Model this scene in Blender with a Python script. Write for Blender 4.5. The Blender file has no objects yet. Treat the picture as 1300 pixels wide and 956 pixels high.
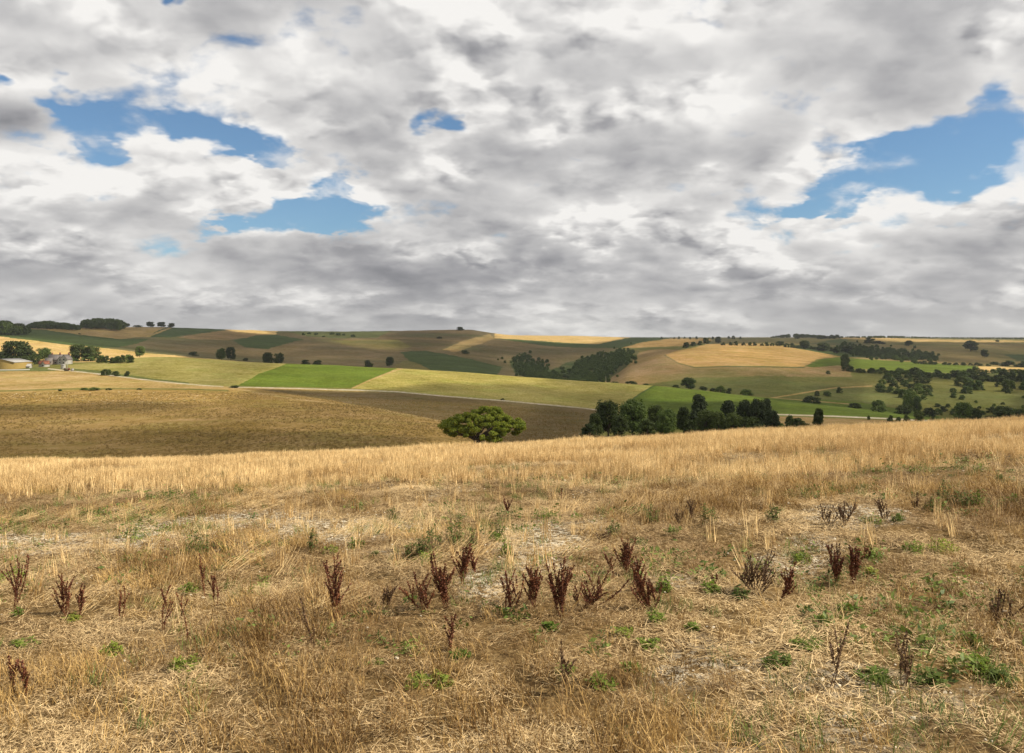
import bpy, math, random
import numpy as np
R = math.radians
rng = np.random.default_rng(7)
random.seed(7)
C = bpy.context.scene
COL = C.collection

# ------------------------------------------------------------------ camera
F = 1011.0        # focal length in units of a 1300 wide picture
H0 = 428.0        # eye level row
cam = bpy.data.cameras.new('camera'); co = bpy.data.objects.new('camera', cam); COL.objects.link(co)
co.location = (0, 0, 0); co.rotation_euler = (R(90), 0, 0)
cam.sensor_width = 36; cam.lens = 28; cam.shift_y = -(478 - H0) / 1300
cam.clip_start = 0.1; cam.clip_end = 60000
C.camera = co

# ------------------------------------------------------------------ light
SUN = np.array([0.93, -0.16, .86]); SUN /= np.linalg.norm(SUN)      # direction towards the sun
sl = bpy.data.lights.new('sun', 'SUN'); sl.energy = 5.0; sl.angle = R(0.5); sl.color = (1, .92, .77)
so = bpy.data.objects.new('sun', sl); COL.objects.link(so)
so.rotation_euler = (math.acos(SUN[2]), 0, math.atan2(SUN[1], SUN[0]) + R(90))
C.view_settings.view_transform = 'Standard'; C.view_settings.look = 'None'
C.view_settings.exposure = .36; C.view_settings.gamma = 1; C.view_settings.use_curve_mapping = False
C.cycles.transparent_max_bounces = 16; C.cycles.max_bounces = 5; C.cycles.diffuse_bounces = 2
C.cycles.volume_bounces = 0

class NT:
    """small helper for writing node trees"""
    def __init__(s, tree): s.t = tree; tree.nodes.clear()
    def n(s, typ, ins=None, **kw):
        o = s.t.nodes.new(typ)
        for k, v in kw.items(): setattr(o, k, v)
        for k, v in (ins or {}).items():
            if isinstance(v, bpy.types.NodeSocket): s.t.links.new(v, o.inputs[k])
            else: o.inputs[k].default_value = v
        return o
    def m(s, op, a, b=None, c=None, clamp=False):
        o = s.t.nodes.new('ShaderNodeMath'); o.operation = op; o.use_clamp = clamp
        for i, v in enumerate((a, b, c)):
            if v is None: continue
            if isinstance(v, bpy.types.NodeSocket): s.t.links.new(v, o.inputs[i])
            else: o.inputs[i].default_value = v
        return o.outputs[0]
    def v(s, op, a, b=None, c=None):
        o = s.t.nodes.new('ShaderNodeVectorMath'); o.operation = op
        for i, v in enumerate((a, b, c)):
            if v is None: continue
            if isinstance(v, bpy.types.NodeSocket): s.t.links.new(v, o.inputs[i])
            else: o.inputs[i].default_value = v
        return o.outputs['Value'] if op in ('DOT_PRODUCT', 'LENGTH') else o.outputs['Vector']
    def mix(s, f, a, b, blend='MIX'):
        o = s.t.nodes.new('ShaderNodeMix'); o.data_type = 'RGBA'; o.blend_type = blend
        for i, v in ((0, f), (6, a), (7, b)):
            if isinstance(v, bpy.types.NodeSocket): s.t.links.new(v, o.inputs[i])
            elif i == 0: o.inputs[0].default_value = v
            else: o.inputs[i].default_value = (*v, 1) if len(v) == 3 else v
        return o.outputs[2]
    def ramp(s, f, lo, hi, a=0., b=1., smooth=True):
        o = s.n('ShaderNodeMapRange', {0: f, 1: lo, 2: hi, 3: a, 4: b})
        o.interpolation_type = 'SMOOTHSTEP' if smooth else 'LINEAR'
        return o.outputs[0]
    def noise(s, vec, scale, detail=4, rough=.5, col=False, dist=0., dim='3D'):
        o = s.n('ShaderNodeTexNoise', {'Vector': vec, 'Scale': scale, 'Detail': detail, 'Roughness': rough, 'Distortion': dist}, noise_dimensions=dim)
        return o.outputs['Color' if col else 'Fac']

# ------------------------------------------------------------------ sky: real sky texture with broken cloud
w = bpy.data.worlds.new('World'); C.world = w; w.use_nodes = True
N = NT(w.node_tree)
tc = N.n('ShaderNodeTexCoord').outputs['Generated']
sky = N.n('ShaderNodeTexSky', sky_type='NISHITA'); sky.sun_disc = False
sky.sun_elevation = math.asin(SUN[2]); sky.sun_rotation = math.atan2(SUN[0], SUN[1]); sky.air_density = 1.0; sky.dust_density = .3; sky.ozone_density = 2.0
sep = N.n('ShaderNodeSeparateXYZ', {0: tc}).outputs
ys = N.m('MAXIMUM', sep[1], 0.03); zs = N.m('MAXIMUM', sep[2], 0.0)
u = N.m('DIVIDE', sep[0], ys); v = N.m('DIVIDE', zs, ys)
uv = N.n('ShaderNodeCombineXYZ', {0: u, 1: v}).outputs[0]
zz = N.m('ADD', zs, 0.26)
pp = N.n('ShaderNodeCombineXYZ', {0: N.m('DIVIDE', sep[0], zz), 1: N.m('DIVIDE', sep[1], zz)}).outputs[0]
wn = N.v('SUBTRACT', N.noise(pp, 1.15, 2, .55, True, dim='2D'), (.5, .5, .5))
wf = N.v('SUBTRACT', N.noise(pp, 4.2, 4, .6, True, dim='2D'), (.5, .5, .5))
uvw = N.v('ADD', N.v('MULTIPLY_ADD', wn, (.16, .10, 0), uv), N.v('MULTIPLY', wf, (.10, .075, 0)))
def blobs(lst):
    acc = 0.0
    for px, row, rx, ry, rot, amp in lst:
        cu, cv = (px - 650) / F, (H0 - row) / F
        d = N.v('SUBTRACT', uvw, (cu, cv, 0)); c_, s_ = math.cos(R(rot)), math.sin(R(rot))
        # rotated, scaled offset: two dot products
        a = N.v('DOT_PRODUCT', d, (c_ * F / rx, s_ * F / rx, 0)); b = N.v('DOT_PRODUCT', d, (-s_ * F / ry, c_ * F / ry, 0))
        g = N.m('POWER', math.exp(-1), N.m('ADD', N.m('MULTIPLY', a, a), N.m('MULTIPLY', b, b)))
        acc = N.m('MULTIPLY_ADD', g, amp, acc)
    return acc
HOLES = [(440, 245, 30, 34, 15, -1.0), (425, 268, 58, 26, 10, -1.2), (400, 285, 52, 14, 0, -.8), (300, 182, 62, 15, -22, -1.0), (205, 152, 24, 13, 0, -1.0), (95, 122, 50, 11, -25, -.55), (8, 88, 18, 9, -20, -.6),
         (134, 174, 18, 12, 0, -.7), (548, 143, 26, 11, 10, -.55), (600, 138, 24, 9, 0, -.5), (285, 294, 32, 9, 0, -.6),
         (1235, 195, 95, 33, 12, -1.25), (1140, 188, 60, 13, 0, -.95), (1060, 240, 48, 16, 8, -1.0), (990, 266, 48, 12, 4, -1.0), (1290, 160, 40, 30, 30, -.9), (530, 8, 30, 8, 0, -.2), (215, 5, 18, 6, 0, -.6), (480, 318, 30, 8, 0, -.25), (820, 80, 90, 40, 0, .5), (720, 170, 80, 60, 0, .4), (1040, 130, 60, 30, 0, .3), (450, 130, 40, 40, 0, .25), (200, 240, 120, 20, 0, .2), (1130, 28, 110, 40, 0, .6), (810, 295, 70, 30, 0, .45), (135, 62, 60, 22, 0, .5), (10, 12, 50, 20, 0, .5), (930, 20, 60, 30, 0, .3)]
BRIGHT = [(625, 300, 120, 42, -8, -.34), (585, 350, 110, 20, 0, -.2), (900, 195, 120, 45, 12, -.22), (750, 215, 75, 30, 0, -.2), (740, 110, 60, 60, 0, -.16),
          (60, 345, 120, 16, 0, -.25), (50, 325, 100, 20, 0, -.1), (420, 372, 130, 15, 0, -.16), (1000, 355, 150, 16, 0, -.2), (1285, 275, 36, 18, 10, -.3), (470, 345, 60, 20, 0, -.16),
          (300, 75, 130, 50, -20, -.12), (40, 150, 40, 14, 0, -.2), (80, 262, 140, 22, 0, -.16), (1100, 90, 60, 30, 0, -.05), (640, 180, 60, 40, 0, -.10), (640, 60, 60, 45, 0, -.08), (560, 235, 40, 18, 0, -.08),
          (385, 62, 30, 38, 30, .34), (350, 25, 50, 30, 0, .15), (1000, 50, 170, 50, 0, .16), (1270, 45, 90, 55, 0, .26), (120, 65, 150, 40, -20, .12), (300, 225, 55, 32, 0, .18),
          (595, 185, 35, 40, 0, .2), (500, 222, 45, 26, 0, .22), (1150, 262, 90, 22, 0, .26), (1050, 290, 90, 16, 0, .14), (750, 265, 100, 14, 0, .16), (400, 225, 22, 30, 0, .2), (150, 225, 110, 20, 0, .2),
          (1275, 235, 35, 22, 0, .25), (880, 240, 110, 12, 12, .12), (350, 305, 60, 12, 0, .16), (500, 60, 70, 40, 0, .12), (760, 415, 160, 10, 0, .18), (30, 100, 40, 16, 0, .12), (900, 290, 90, 12, 0, .14), (680, 345, 80, 10, 0, .12)]
hole = blobs([(a, b, c * 1.18, d * 1.22, e_, f * 1.1) for a, b, c, d, e_, f in HOLES]); bri = blobs([(a, b, c, d, e_, f * 1.3) for a, b, c, d, e_, f in BRIGHT])
# body of the cloud, its towers, and the small billows on them; each is lit from the upper right
zq = N.m('ADD', zs, 0.50); pq = N.n('ShaderNodeCombineXYZ', {0: N.m('DIVIDE', sep[0], zq), 1: N.m('DIVIDE', N.m('MULTIPLY', sep[1], 1.25), zq)}).outputs[0]
def lump(P, sc, det, ro, off):
    a_ = N.noise(P, sc, det, ro, dist=.15, dim='2D'); b_ = N.noise(N.v('ADD', P, off), sc, det, ro, dist=.15, dim='2D')
    return a_, N.m('SUBTRACT', a_, b_)
n1, r1 = lump(pp, 1.5, 3, .5, (.10, -.17, 0))
n2, r2 = lump(pq, 7.5, 5, .55, (.018, -.035, 0))
def puff(sc, off):
    def f(vv): return N.n('ShaderNodeTexVoronoi', {'Vector': vv, 'Scale': sc, 'Detail': 1.5, 'Roughness': .55, 'Lacunarity': 2.3, 'Smoothness': .5}, voronoi_dimensions='2D', feature='SMOOTH_F1').outputs['Distance']
    wv = N.v('ADD', pq, N.v('MULTIPLY', wf, (.12, .12, 0)))
    a_ = f(wv); return a_, N.m('SUBTRACT', f(N.v('ADD', wv, off)), a_)
n3, r3 = puff(7.5, (.018, -.032, 0))
cover = N.m('ADD', N.m('MULTIPLY_ADD', n1, 1.1, -.05), N.m('ADD', N.m('MULTIPLY', n2, 1.3), N.m('MULTIPLY_ADD', n3, -.5, N.m('ADD', hole, -.20))))
cover = N.m('ADD', cover, N.ramp(zs, .05, .13, .45, 0.))
alpha = N.m('MAXIMUM', N.ramp(cover, -.02, .42), N.m('MULTIPLY', .6, N.m('MULTIPLY', N.ramp(n2, .46, .74), N.ramp(cover, -.45, .1))))
lit_ = N.ramp(N.m('MULTIPLY_ADD', bri, .35, r1), -.06, .10, .30, 1.25)         # billows show on the lit shoulders, bases stay smooth
rel = N.m('ADD', N.m('MULTIPLY', r1, 1.9), N.m('MULTIPLY', lit_, N.m('ADD', N.m('MULTIPLY', r2, .7), N.m('MULTIPLY', r3, .8))))
thin = N.m('MULTIPLY', N.m('SUBTRACT', 1.0, N.ramp(cover, .3, .95)), .24)
soft = N.ramp(zs, .0, .13, .45, 1.)
br = N.m('ADD', N.m('ADD', N.m('ADD', bri, .60), N.m('MULTIPLY', rel, soft)), N.m('ADD', thin, N.m('MULTIPLY', N.m('SUBTRACT', n1, .5), -.45)))
br = N.m('ADD', br, 0.0, clamp=True)
cr = N.n('ShaderNodeValToRGB', {0: br}); el = cr.color_ramp.elements
el[0].position = 0; el[0].color = (2.35, 2.38, 2.55, 1); el[1].position = 1; el[1].color = (9.2, 9.0, 8.7, 1)
e = el.new(.3); e.color = (3.75, 3.72, 3.85, 1); e = el.new(.6); e.color = (6.0, 5.9, 5.85, 1)
blue = N.mix(1.0, sky.outputs[0], (.78, .96, 1.06), 'MULTIPLY')
colr = N.mix(alpha, blue, cr.outputs[0])
bg = N.n('ShaderNodeBackground', {'Color': colr, 'Strength': .079})
out = N.n('ShaderNodeOutputWorld', {0: bg.outputs[0]})

# ------------------------------------------------------------------ numeric helpers
def pchip(x, y, xi):
    """monotone cubic interpolation along axis 0 of y"""
    x = np.asarray(x, float); y = np.asarray(y, float); h = np.diff(x); hh = h.reshape((-1,) + (1,) * (y.ndim - 1))
    d = np.diff(y, axis=0) / hh; m = np.zeros_like(y); m[0] = d[0]; m[-1] = d[-1]
    w1 = 2 * hh[1:] + hh[:-1]; w2 = hh[1:] + 2 * hh[:-1]
    ok = d[:-1] * d[1:] > 0
    with np.errstate(divide='ignore', invalid='ignore'):
        mm = (w1 + w2) / (w1 / d[:-1] + w2 / d[1:])
    m[1:-1] = np.where(ok, mm, 0)
    xi = np.clip(xi, x[0], x[-1]); i = np.clip(np.searchsorted(x, xi) - 1, 0, len(x) - 2)
    sh = (-1,) + (1,) * (y.ndim - 1)
    t = ((xi - x[i]) / h[i]).reshape(sh); hi = h[i].reshape(sh)
    return y[i] * (2 * t**3 - 3 * t**2 + 1) + m[i] * hi * (t**3 - 2 * t**2 + t) + y[i + 1] * (-2 * t**3 + 3 * t**2) + m[i + 1] * hi * (t**3 - t**2)
_perm = np.random.default_rng(3).random((256, 256))
def vnoise(x, y):
    xi = np.floor(x).astype(int); yi = np.floor(y).astype(int); fx = x - xi; fy = y - yi
    fx = fx * fx * (3 - 2 * fx); fy = fy * fy * (3 - 2 * fy)
    a = _perm[xi % 256, yi % 256]; b = _perm[(xi + 1) % 256, yi % 256]; c = _perm[xi % 256, (yi + 1) % 256]; d = _perm[(xi + 1) % 256, (yi + 1) % 256]
    return (a * (1 - fx) + b * fx) * (1 - fy) + (c * (1 - fx) + d * fx) * fy - .5
def fbm(x, y, sc, oct=4, g=.5):
    r = 0; a = 1.
    for k in range(oct): r = r + a * vnoise(x * sc * 2**k + 17.3 * k, y * sc * 2**k + 5.1 * k); a *= g
    return r
def inpoly(px, py, poly):
    p = np.asarray(poly, float); n = len(p); ins = np.zeros(np.shape(px), bool); j = n - 1
    for i in range(n):
        xi, yi = p[i]; xj, yj = p[j]
        if yi != yj: ins ^= ((yi > py) != (yj > py)) & (px < (xj - xi) * (py - yi) / (yj - yi) + xi)
        j = i
    return ins
def dline(px, py, pts):
    d = np.full(np.shape(px), 1e9)
    for (x0, y0), (x1, y1) in zip(pts[:-1], pts[1:]):
        L = (x1 - x0)**2 + (y1 - y0)**2; t = np.clip(((px - x0) * (x1 - x0) + (py - y0) * (y1 - y0)) / L, 0, 1)
        d = np.minimum(d, np.hypot(px - x0 - t * (x1 - x0), py - y0 - t * (y1 - y0)))
    return d

# ------------------------------------------------------------------ the lie of the land (height seen along bearings, eye = 0)
CREST = [(-900, 612), (-300, 596), (0, 585), (160, 582), (330, 577.5), (490, 571), (650, 563.5), (800, 555.5), (970, 546), (1130, 539), (1300, 532), (1600, 518), (2300, 500)]
def crest(px): return pchip([c[0] for c in CREST], [c[1] + 5.5 for c in CREST], np.atleast_1d(px))
ST = [250, 350, 450, 550, 650, 750, 850, 1000, 1200, 1500, 1800, 2200, 2800, 3600, 5000, 8000, 12000]
TAB = {
 -700: [556, 522, 499, 484, 471, 461, 450, 438, 428, 418, 411, 409, 413, 420, 424, 427, 428.3],
 -300: [555, 520, 497, 483, 470, 461, 450, 438, 429, 419, 413, 411, 414, 420, 424, 427, 428.3],
 0:    [552, 516, 494, 480, 469, 461, 450, 438, 429, 420, 416, 415, 417, 420, 424, 427, 428.3],
 100:  [553, 517, 495, 481, 468, 461, 456, 447, 437, 427, 419, 415.3, 417, 420, 424, 427, 428.3],
 200:  [551, 517, 496, 482, 466, 453, 455.5, 453.5, 448, 437, 427, 418.5, 416, 418.5, 424, 427, 428.3],
 330:  [548, 516, 500, 486, 470, 460.5, 463.5, 464, 460, 450, 438, 426, 420.2, 421, 424.5, 427, 428.3],
 430:  [546, 519, 506, 492, 476, 464, 467.5, 469, 464, 454, 442, 430, 422, 421.5, 424.5, 427, 428.3],
 500:  [547, 523, 510, 495, 479, 468, 471.5, 473, 468, 457, 446, 432, 424, 420.5, 424.5, 427, 428.3],
 590:  [552, 532, 515, 502, 486, 473, 478, 480, 474, 462, 450, 436, 427, 419, 425, 427, 428.3],
 650:  [558, 540, 521, 507, 491, 477.5, 484, 487, 483, 471, 456, 441, 431, 426, 426, 427, 428.3],
 730:  [560, 545, 525, 512, 499, 483.5, 493, 496, 495, 484, 462, 444, 434, 427.5, 426.8, 427.5, 428.3],
 770:  [560, 545, 528, 515, 502, 486, 494, 494, 488, 480, 456, 442.5, 434, 428.8, 427.8, 428, 428.3],
 800:  [560, 545, 530, 517, 505, 488, 496, 490, 474, 461, 449, 442, 434, 429.5, 428.8, 428.4, 428.3],
 850:  [558, 543, 530, 518, 507, 491.5, 499, 489, 467, 448, 442, 440, 434, 430.5, 429.8, 428.6, 428.3],
 900:  [557, 541, 530, 520, 509, 497, 500, 488, 466, 446, 437.5, 437, 434, 430.5, 430, 428.7, 428.3],
 970:  [554, 538, 530, 523, 512, 505, 502, 487, 466, 449, 438, 436, 433, 430, 428.8, 428.6, 428.3],
 1070: [548, 539, 533, 526, 519, 513, 503, 490, 471, 456, 450, 441, 434, 430, 428.8, 428.6, 428.3],
 1130: [546, 541, 535, 530, 525, 519, 505, 490, 473, 459, 452, 443, 435, 430.5, 429, 428.6, 428.3],
 1220: [542, 541, 540, 538, 534, 525, 508, 491, 475, 462, 453, 443, 435, 431, 429.5, 428.7, 428.3],
 1300: [538, 540, 541, 540, 537, 526, 508, 492, 477, 466, 456, 446, 436, 431.5, 430, 428.7, 428.3],
 1600: [524, 532, 537, 538, 534, 525, 508, 492, 478, 467, 456, 446, 436, 431.5, 430, 428.7, 428.3],
 2300: [506, 520, 528, 530, 528, 522, 508, 492, 478, 467, 456, 446, 436, 431.5, 430, 428.7, 428.3]}
NEAR = [1.5, 3, 4.5, 6, 8, 11, 15, 20, 26, 33, 40, 48]
CC = 0.00147; HH = 1.8
cols = sorted(TAB); stations = NEAR + [60, 100, 160] + ST
ZT = np.zeros((len(stations), len(cols)))
for j, c in enumerate(cols):
    s = (crest(c)[0] - H0) / F - 2 * math.sqrt(HH * CC)
    zs_ = [-(HH + s * y + CC * y * y) for y in NEAR]
    zs_ += [-(crest(c)[0] + k - H0) / F * y for y, k in ((60, 13), (100, 19), (160, 5))]
    zs_ += [-(r - H0) / F * y for y, r in zip(ST, TAB[c])]
    ZT[:, j] = zs_
LY = np.linspace(math.log(1.5), math.log(12000), 1400); LP = np.arange(-700, 2301, 5.)
_a = pchip(np.array(stations), ZT, np.exp(LY)); ZG = pchip(np.array(cols, float), _a.T, LP).T
def Z(x, y, micro=True):
    x = np.asarray(x, float); y = np.maximum(np.asarray(y, float), 1.5); px = np.clip(650 + F * x / y, -700, 2299)
    a = np.clip((np.log(y) - LY[0]) / (LY[1] - LY[0]), 0, len(LY) - 1.001); b = np.clip((px + 700) / 5, 0, len(LP) - 1.001)
    i = a.astype(int); j = b.astype(int); fa = a - i; fb = b - j
    z = (ZG[i, j] * (1 - fb) + ZG[i, j + 1] * fb) * (1 - fa) + (ZG[i + 1, j] * (1 - fb) + ZG[i + 1, j + 1] * fb) * fa
    far = np.clip((y - 120) / 300, 0, 1)
    z = z + far * (fbm(x, y, 1 / 90., 3) * np.minimum(y, 2500) * .0016)
    near = np.clip((70 - y) / 30, 0, 1)
    if micro: z = z + near * (.22 * fbm(x, y, .35, 3) * np.clip(y / 8, .25, 1) + .05 * fbm(x, y, 2.2, 3) + .018 * fbm(x, y, 11., 2))
    return z
def hit(px, row, ymin=3.0, ymax=9000):
    """where the line of sight through a picture point meets the land"""
    y = np.exp(np.linspace(math.log(ymin), math.log(ymax), 3000)); x = (px - 650) / F * y
    d = Z(x, y) + (row - H0) / F * y; k = np.nonzero(d >= 0)[0]
    i = k[0] if len(k) else int(np.argmin(np.abs(d) / y))
    return float(x[i]), float(y[i]), float(Z(x[i], y[i]))

# ------------------------------------------------------------------ object helpers
def tag(o, label=None, cat=None, group=None, kind=None):
    if label: o['label'] = label
    if cat: o['category'] = cat
    if group: o['group'] = group
    if kind: o['kind'] = kind
    return o
def mesh(name, V, faces, mat=None, smooth=False):
    """V (n,3); faces: (m,k) array or list of such arrays"""
    me = bpy.data.meshes.new(name); V = np.asarray(V, np.float32)
    fl = faces if isinstance(faces, list) else [faces]; fl = [np.asarray(f, np.int32) for f in fl if len(f)]
    tot = np.concatenate([np.full(len(f), f.shape[1], np.int32) for f in fl]); loops = np.concatenate([f.ravel() for f in fl])
    me.vertices.add(len(V)); me.vertices.foreach_set('co', V.ravel())
    me.loops.add(len(loops)); me.loops.foreach_set('vertex_index', loops)
    me.polygons.add(len(tot)); me.polygons.foreach_set('loop_start', np.concatenate([[0], np.cumsum(tot)[:-1]]).astype(np.int32))
    me.update(calc_edges=True)
    if smooth: me.polygons.foreach_set('use_smooth', np.ones(len(tot), bool))
    if mat: me.materials.append(mat)
    me.validate(); return me
def obj(name, me, parent=None, loc=(0, 0, 0), rz=0, col=None):
    o = bpy.data.objects.new(name, me); (col or COL).objects.link(o); o.location = loc; o.rotation_euler = (0, 0, rz)
    if parent: o.parent = parent
    return o
def empty(name, loc, rz=0):
    o = bpy.data.objects.new(name, None); COL.objects.link(o); o.location = loc; o.rotation_euler = (0, 0, rz); o.empty_display_size = .3
    return o
def fattr(me, name, data, typ='FLOAT'):
    a = me.attributes.new(name, typ, 'POINT')
    a.data.foreach_set({'FLOAT': 'value', 'INT': 'value', 'FLOAT_VECTOR': 'vector', 'FLOAT_COLOR': 'color'}[typ], np.ascontiguousarray(data).ravel())
class MB:
    """collects boxes, tubes and leaf faces into one mesh"""
    def __init__(s): s.v = []; s.f = {3: [], 4: []}; s.n = 0
    def add(s, V, Fc):
        V = np.asarray(V, float); Fc = np.asarray(Fc, int); s.v.append(V); s.f[Fc.shape[1]].append(Fc + s.n); s.n += len(V)
    def box(s, c, d):
        c = np.array(c, float); d = np.array(d, float) / 2
        V = np.array([(x, y, z) for x in (-1, 1) for y in (-1, 1) for z in (-1, 1)]) * d + c
        s.add(V, [(0, 1, 3, 2), (4, 6, 7, 5), (0, 4, 5, 1), (2, 3, 7, 6), (0, 2, 6, 4), (1, 5, 7, 3)])
    def tube(s, pts, rad, k=6):
        pts = np.array(pts, float); n = len(pts); T = np.gradient(pts, axis=0); T /= np.linalg.norm(T, axis=1)[:, None] + 1e-9
        A = np.cross(T, np.where(np.abs(T[:, 2:3]) > .9, [[1, 0, 0]], [[0, 0, 1]])); A /= np.linalg.norm(A, axis=1)[:, None] + 1e-9; B = np.cross(T, A)
        an = np.arange(k) * 2 * math.pi / k; rad = np.broadcast_to(rad, n)
        V = pts[:, None] + rad[:, None, None] * (A[:, None] * np.cos(an)[None, :, None] + B[:, None] * np.sin(an)[None, :, None])
        q = [(i * k + j, i * k + (j + 1) % k, (i + 1) * k + (j + 1) % k, (i + 1) * k + j) for i in range(n - 1) for j in range(k)]
        s.add(V.reshape(-1, 3), q)
        s.add([pts[0], *V[0]], [(0, (j + 1) % k + 1, j + 1) for j in range(k)]); s.add([pts[-1], *V[-1]], [(0, j + 1, (j + 1) % k + 1) for j in range(k)])
    def leaves(s, P, Nn, size, aspect=.6, jitter=.8, rg=rng):
        """one folded diamond leaf or leaf clump per point, facing roughly Nn"""
        n = len(P); Nn = Nn + rg.normal(0, jitter, (n, 3)); Nn /= np.linalg.norm(Nn, axis=1)[:, None] + 1e-9
        r = rg.normal(0, 1, (n, 3)); A = np.cross(Nn, r); A /= np.linalg.norm(A, axis=1)[:, None] + 1e-9; B = np.cross(Nn, A)
        sz = (size * rg.uniform(.6, 1.35, n))[:, None]
        V = np.stack([P - A * sz, P - B * sz * aspect - Nn * sz * .12, P + A * sz, P + B * sz * aspect - Nn * sz * .12], 1).reshape(-1, 3)
        i = np.arange(n)[:, None] * 4; s.add(V, i + np.array([[0, 1, 2, 3]]))
    def build(s, name, mat, smooth=False):
        return mesh(name, np.concatenate(s.v), [np.concatenate(f) for f in s.f.values() if f], mat, smooth)

# ------------------------------------------------------------------ materials
def material(name, build, rough=.9, spec=.15):
    m = bpy.data.materials.new(name); m.use_nodes = True; N = NT(m.node_tree)
    p = N.n('ShaderNodeBsdfPrincipled', {'Roughness': rough, 'Specular IOR Level': spec}); o = N.n('ShaderNodeOutputMaterial')
    m.node_tree.links.new(p.outputs[0], o.inputs[0])
    build(N, p, o); return m
def L(N, a, b): N.t.links.new(a, b)
def P_(N): return N.n('ShaderNodeNewGeometry').outputs['Position']
def foliage_mat(name, c, c2, var=.5, trans=.25, scale=1.5):
    def b(N, p, o):
        oi = N.n('ShaderNodeObjectInfo'); g = N.n('ShaderNodeTexCoord').outputs['Object']
        ns = N.noise(g, scale, 3)
        f = N.m('ADD', N.m('MULTIPLY', oi.outputs['Random'], var), N.m('MULTIPLY', N.m('SUBTRACT', ns, .35), 1.2), clamp=True)
        c_ = N.mix(f, c, c2)
        L(N, c_, p.inputs['Base Color'])
        t = N.n('ShaderNodeBsdfTranslucent', {0: N.mix(1., c_, (1.3, 1.35, .7), 'MULTIPLY')})
        mx = N.n('ShaderNodeMixShader', {0: trans, 1: p.outputs[0], 2: t.outputs[0]}); L(N, mx.outputs[0], o.inputs[0])
    return material(name, b, .7, .2)
M = {}
M['leaf'] = foliage_mat('dark_foliage', (.038, .054, .015), (.11, .14, .035))
M['leafb'] = foliage_mat('mid_foliage', (.055, .088, .020), (.14, .19, .045))
M['leafl'] = foliage_mat('light_foliage', (.085, .13, .022), (.17, .22, .04))
M['leafh'] = foliage_mat('hedgerow_tree_foliage', (.12, .155, .018), (.38, .37, .04), .0, .35, .9)
M['conif'] = foliage_mat('conifer_foliage', (.024, .036, .014), (.05, .068, .024), .5, .1)
M['bark'] = material('bark', lambda N, p, o: L(N, N.mix(N.noise(P_(N), 3, 4), (.05, .04, .03), (.13, .10, .075)), p.inputs['Base Color']))
def plain(name, c, c2=None, sc=2., rough=.85):
    return material(name, lambda N, p, o: L(N, N.mix(N.noise(P_(N), sc, 5), c, c2 or tuple(x * .75 for x in c)), p.inputs['Base Color']), rough)

def land_b(N, p, o):
    c = N.n('ShaderNodeAttribute', attribute_name='Col').outputs['Color']; g = P_(N)
    a = N.noise(g, .012, 5, .6); b = N.noise(g, .09, 6, .72); d = N.noise(g, 1.3, 4, .7); e = N.noise(N.v('MULTIPLY', g, (1., .2, 1.)), .9, 4, .7)
    k = N.m('ADD', N.m('ADD', N.m('MULTIPLY', a, .9), N.m('MULTIPLY', b, 1.35)), N.m('ADD', N.m('MULTIPLY', e, 1.6), N.m('MULTIPLY_ADD', d, 1.4, -1.62)))
    c2 = N.mix(1., c, N.n('ShaderNodeCombineXYZ', {0: k, 1: k, 2: N.m('MULTIPLY', k, k)}).outputs[0], 'MULTIPLY')
    # patches of greener or yellower sward
    pt = N.ramp(N.noise(g, .03, 6, .65), .46, .66, 0, .45)
    c3 = N.mix(pt, c2, N.mix(1., c2, (.80, 1.0, .75), 'MULTIPLY'))
    L(N, c3, p.inputs['Base Color'])
    bp = N.n('ShaderNodeBump', {'Height': N.noise(g, .8, 5, .7), 'Strength': .55, 'Distance': .6}); L(N, bp.outputs[0], p.inputs['Normal'])
M['land'] = material('downland_sward', land_b, .95, .05)

# ------------------------------------------------------------------ far land: one surface, divided into the fields the photo shows
K = dict(brown=(.285, .185, .058), dkbrown=(.15, .105, .042), olive=(.135, .125, .03), tan=(.33, .225, .085), gold=(.46, .31, .115), goldhill=(.36, .225, .078), pale=(.235, .20, .055), paley=(.275, .23, .06),
         green=(.092, .122, .012), green2=(.092, .122, .014), dkgreen=(.052, .076, .020), midgreen=(.064, .088, .022), chalk=(.43, .36, .25), wood=(.028, .036, .016), verge=(.11, .12, .035), slope=(.24, .16, .065), greyb=(.155, .120, .050), oliv2=(.19, .155, .045))
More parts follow.
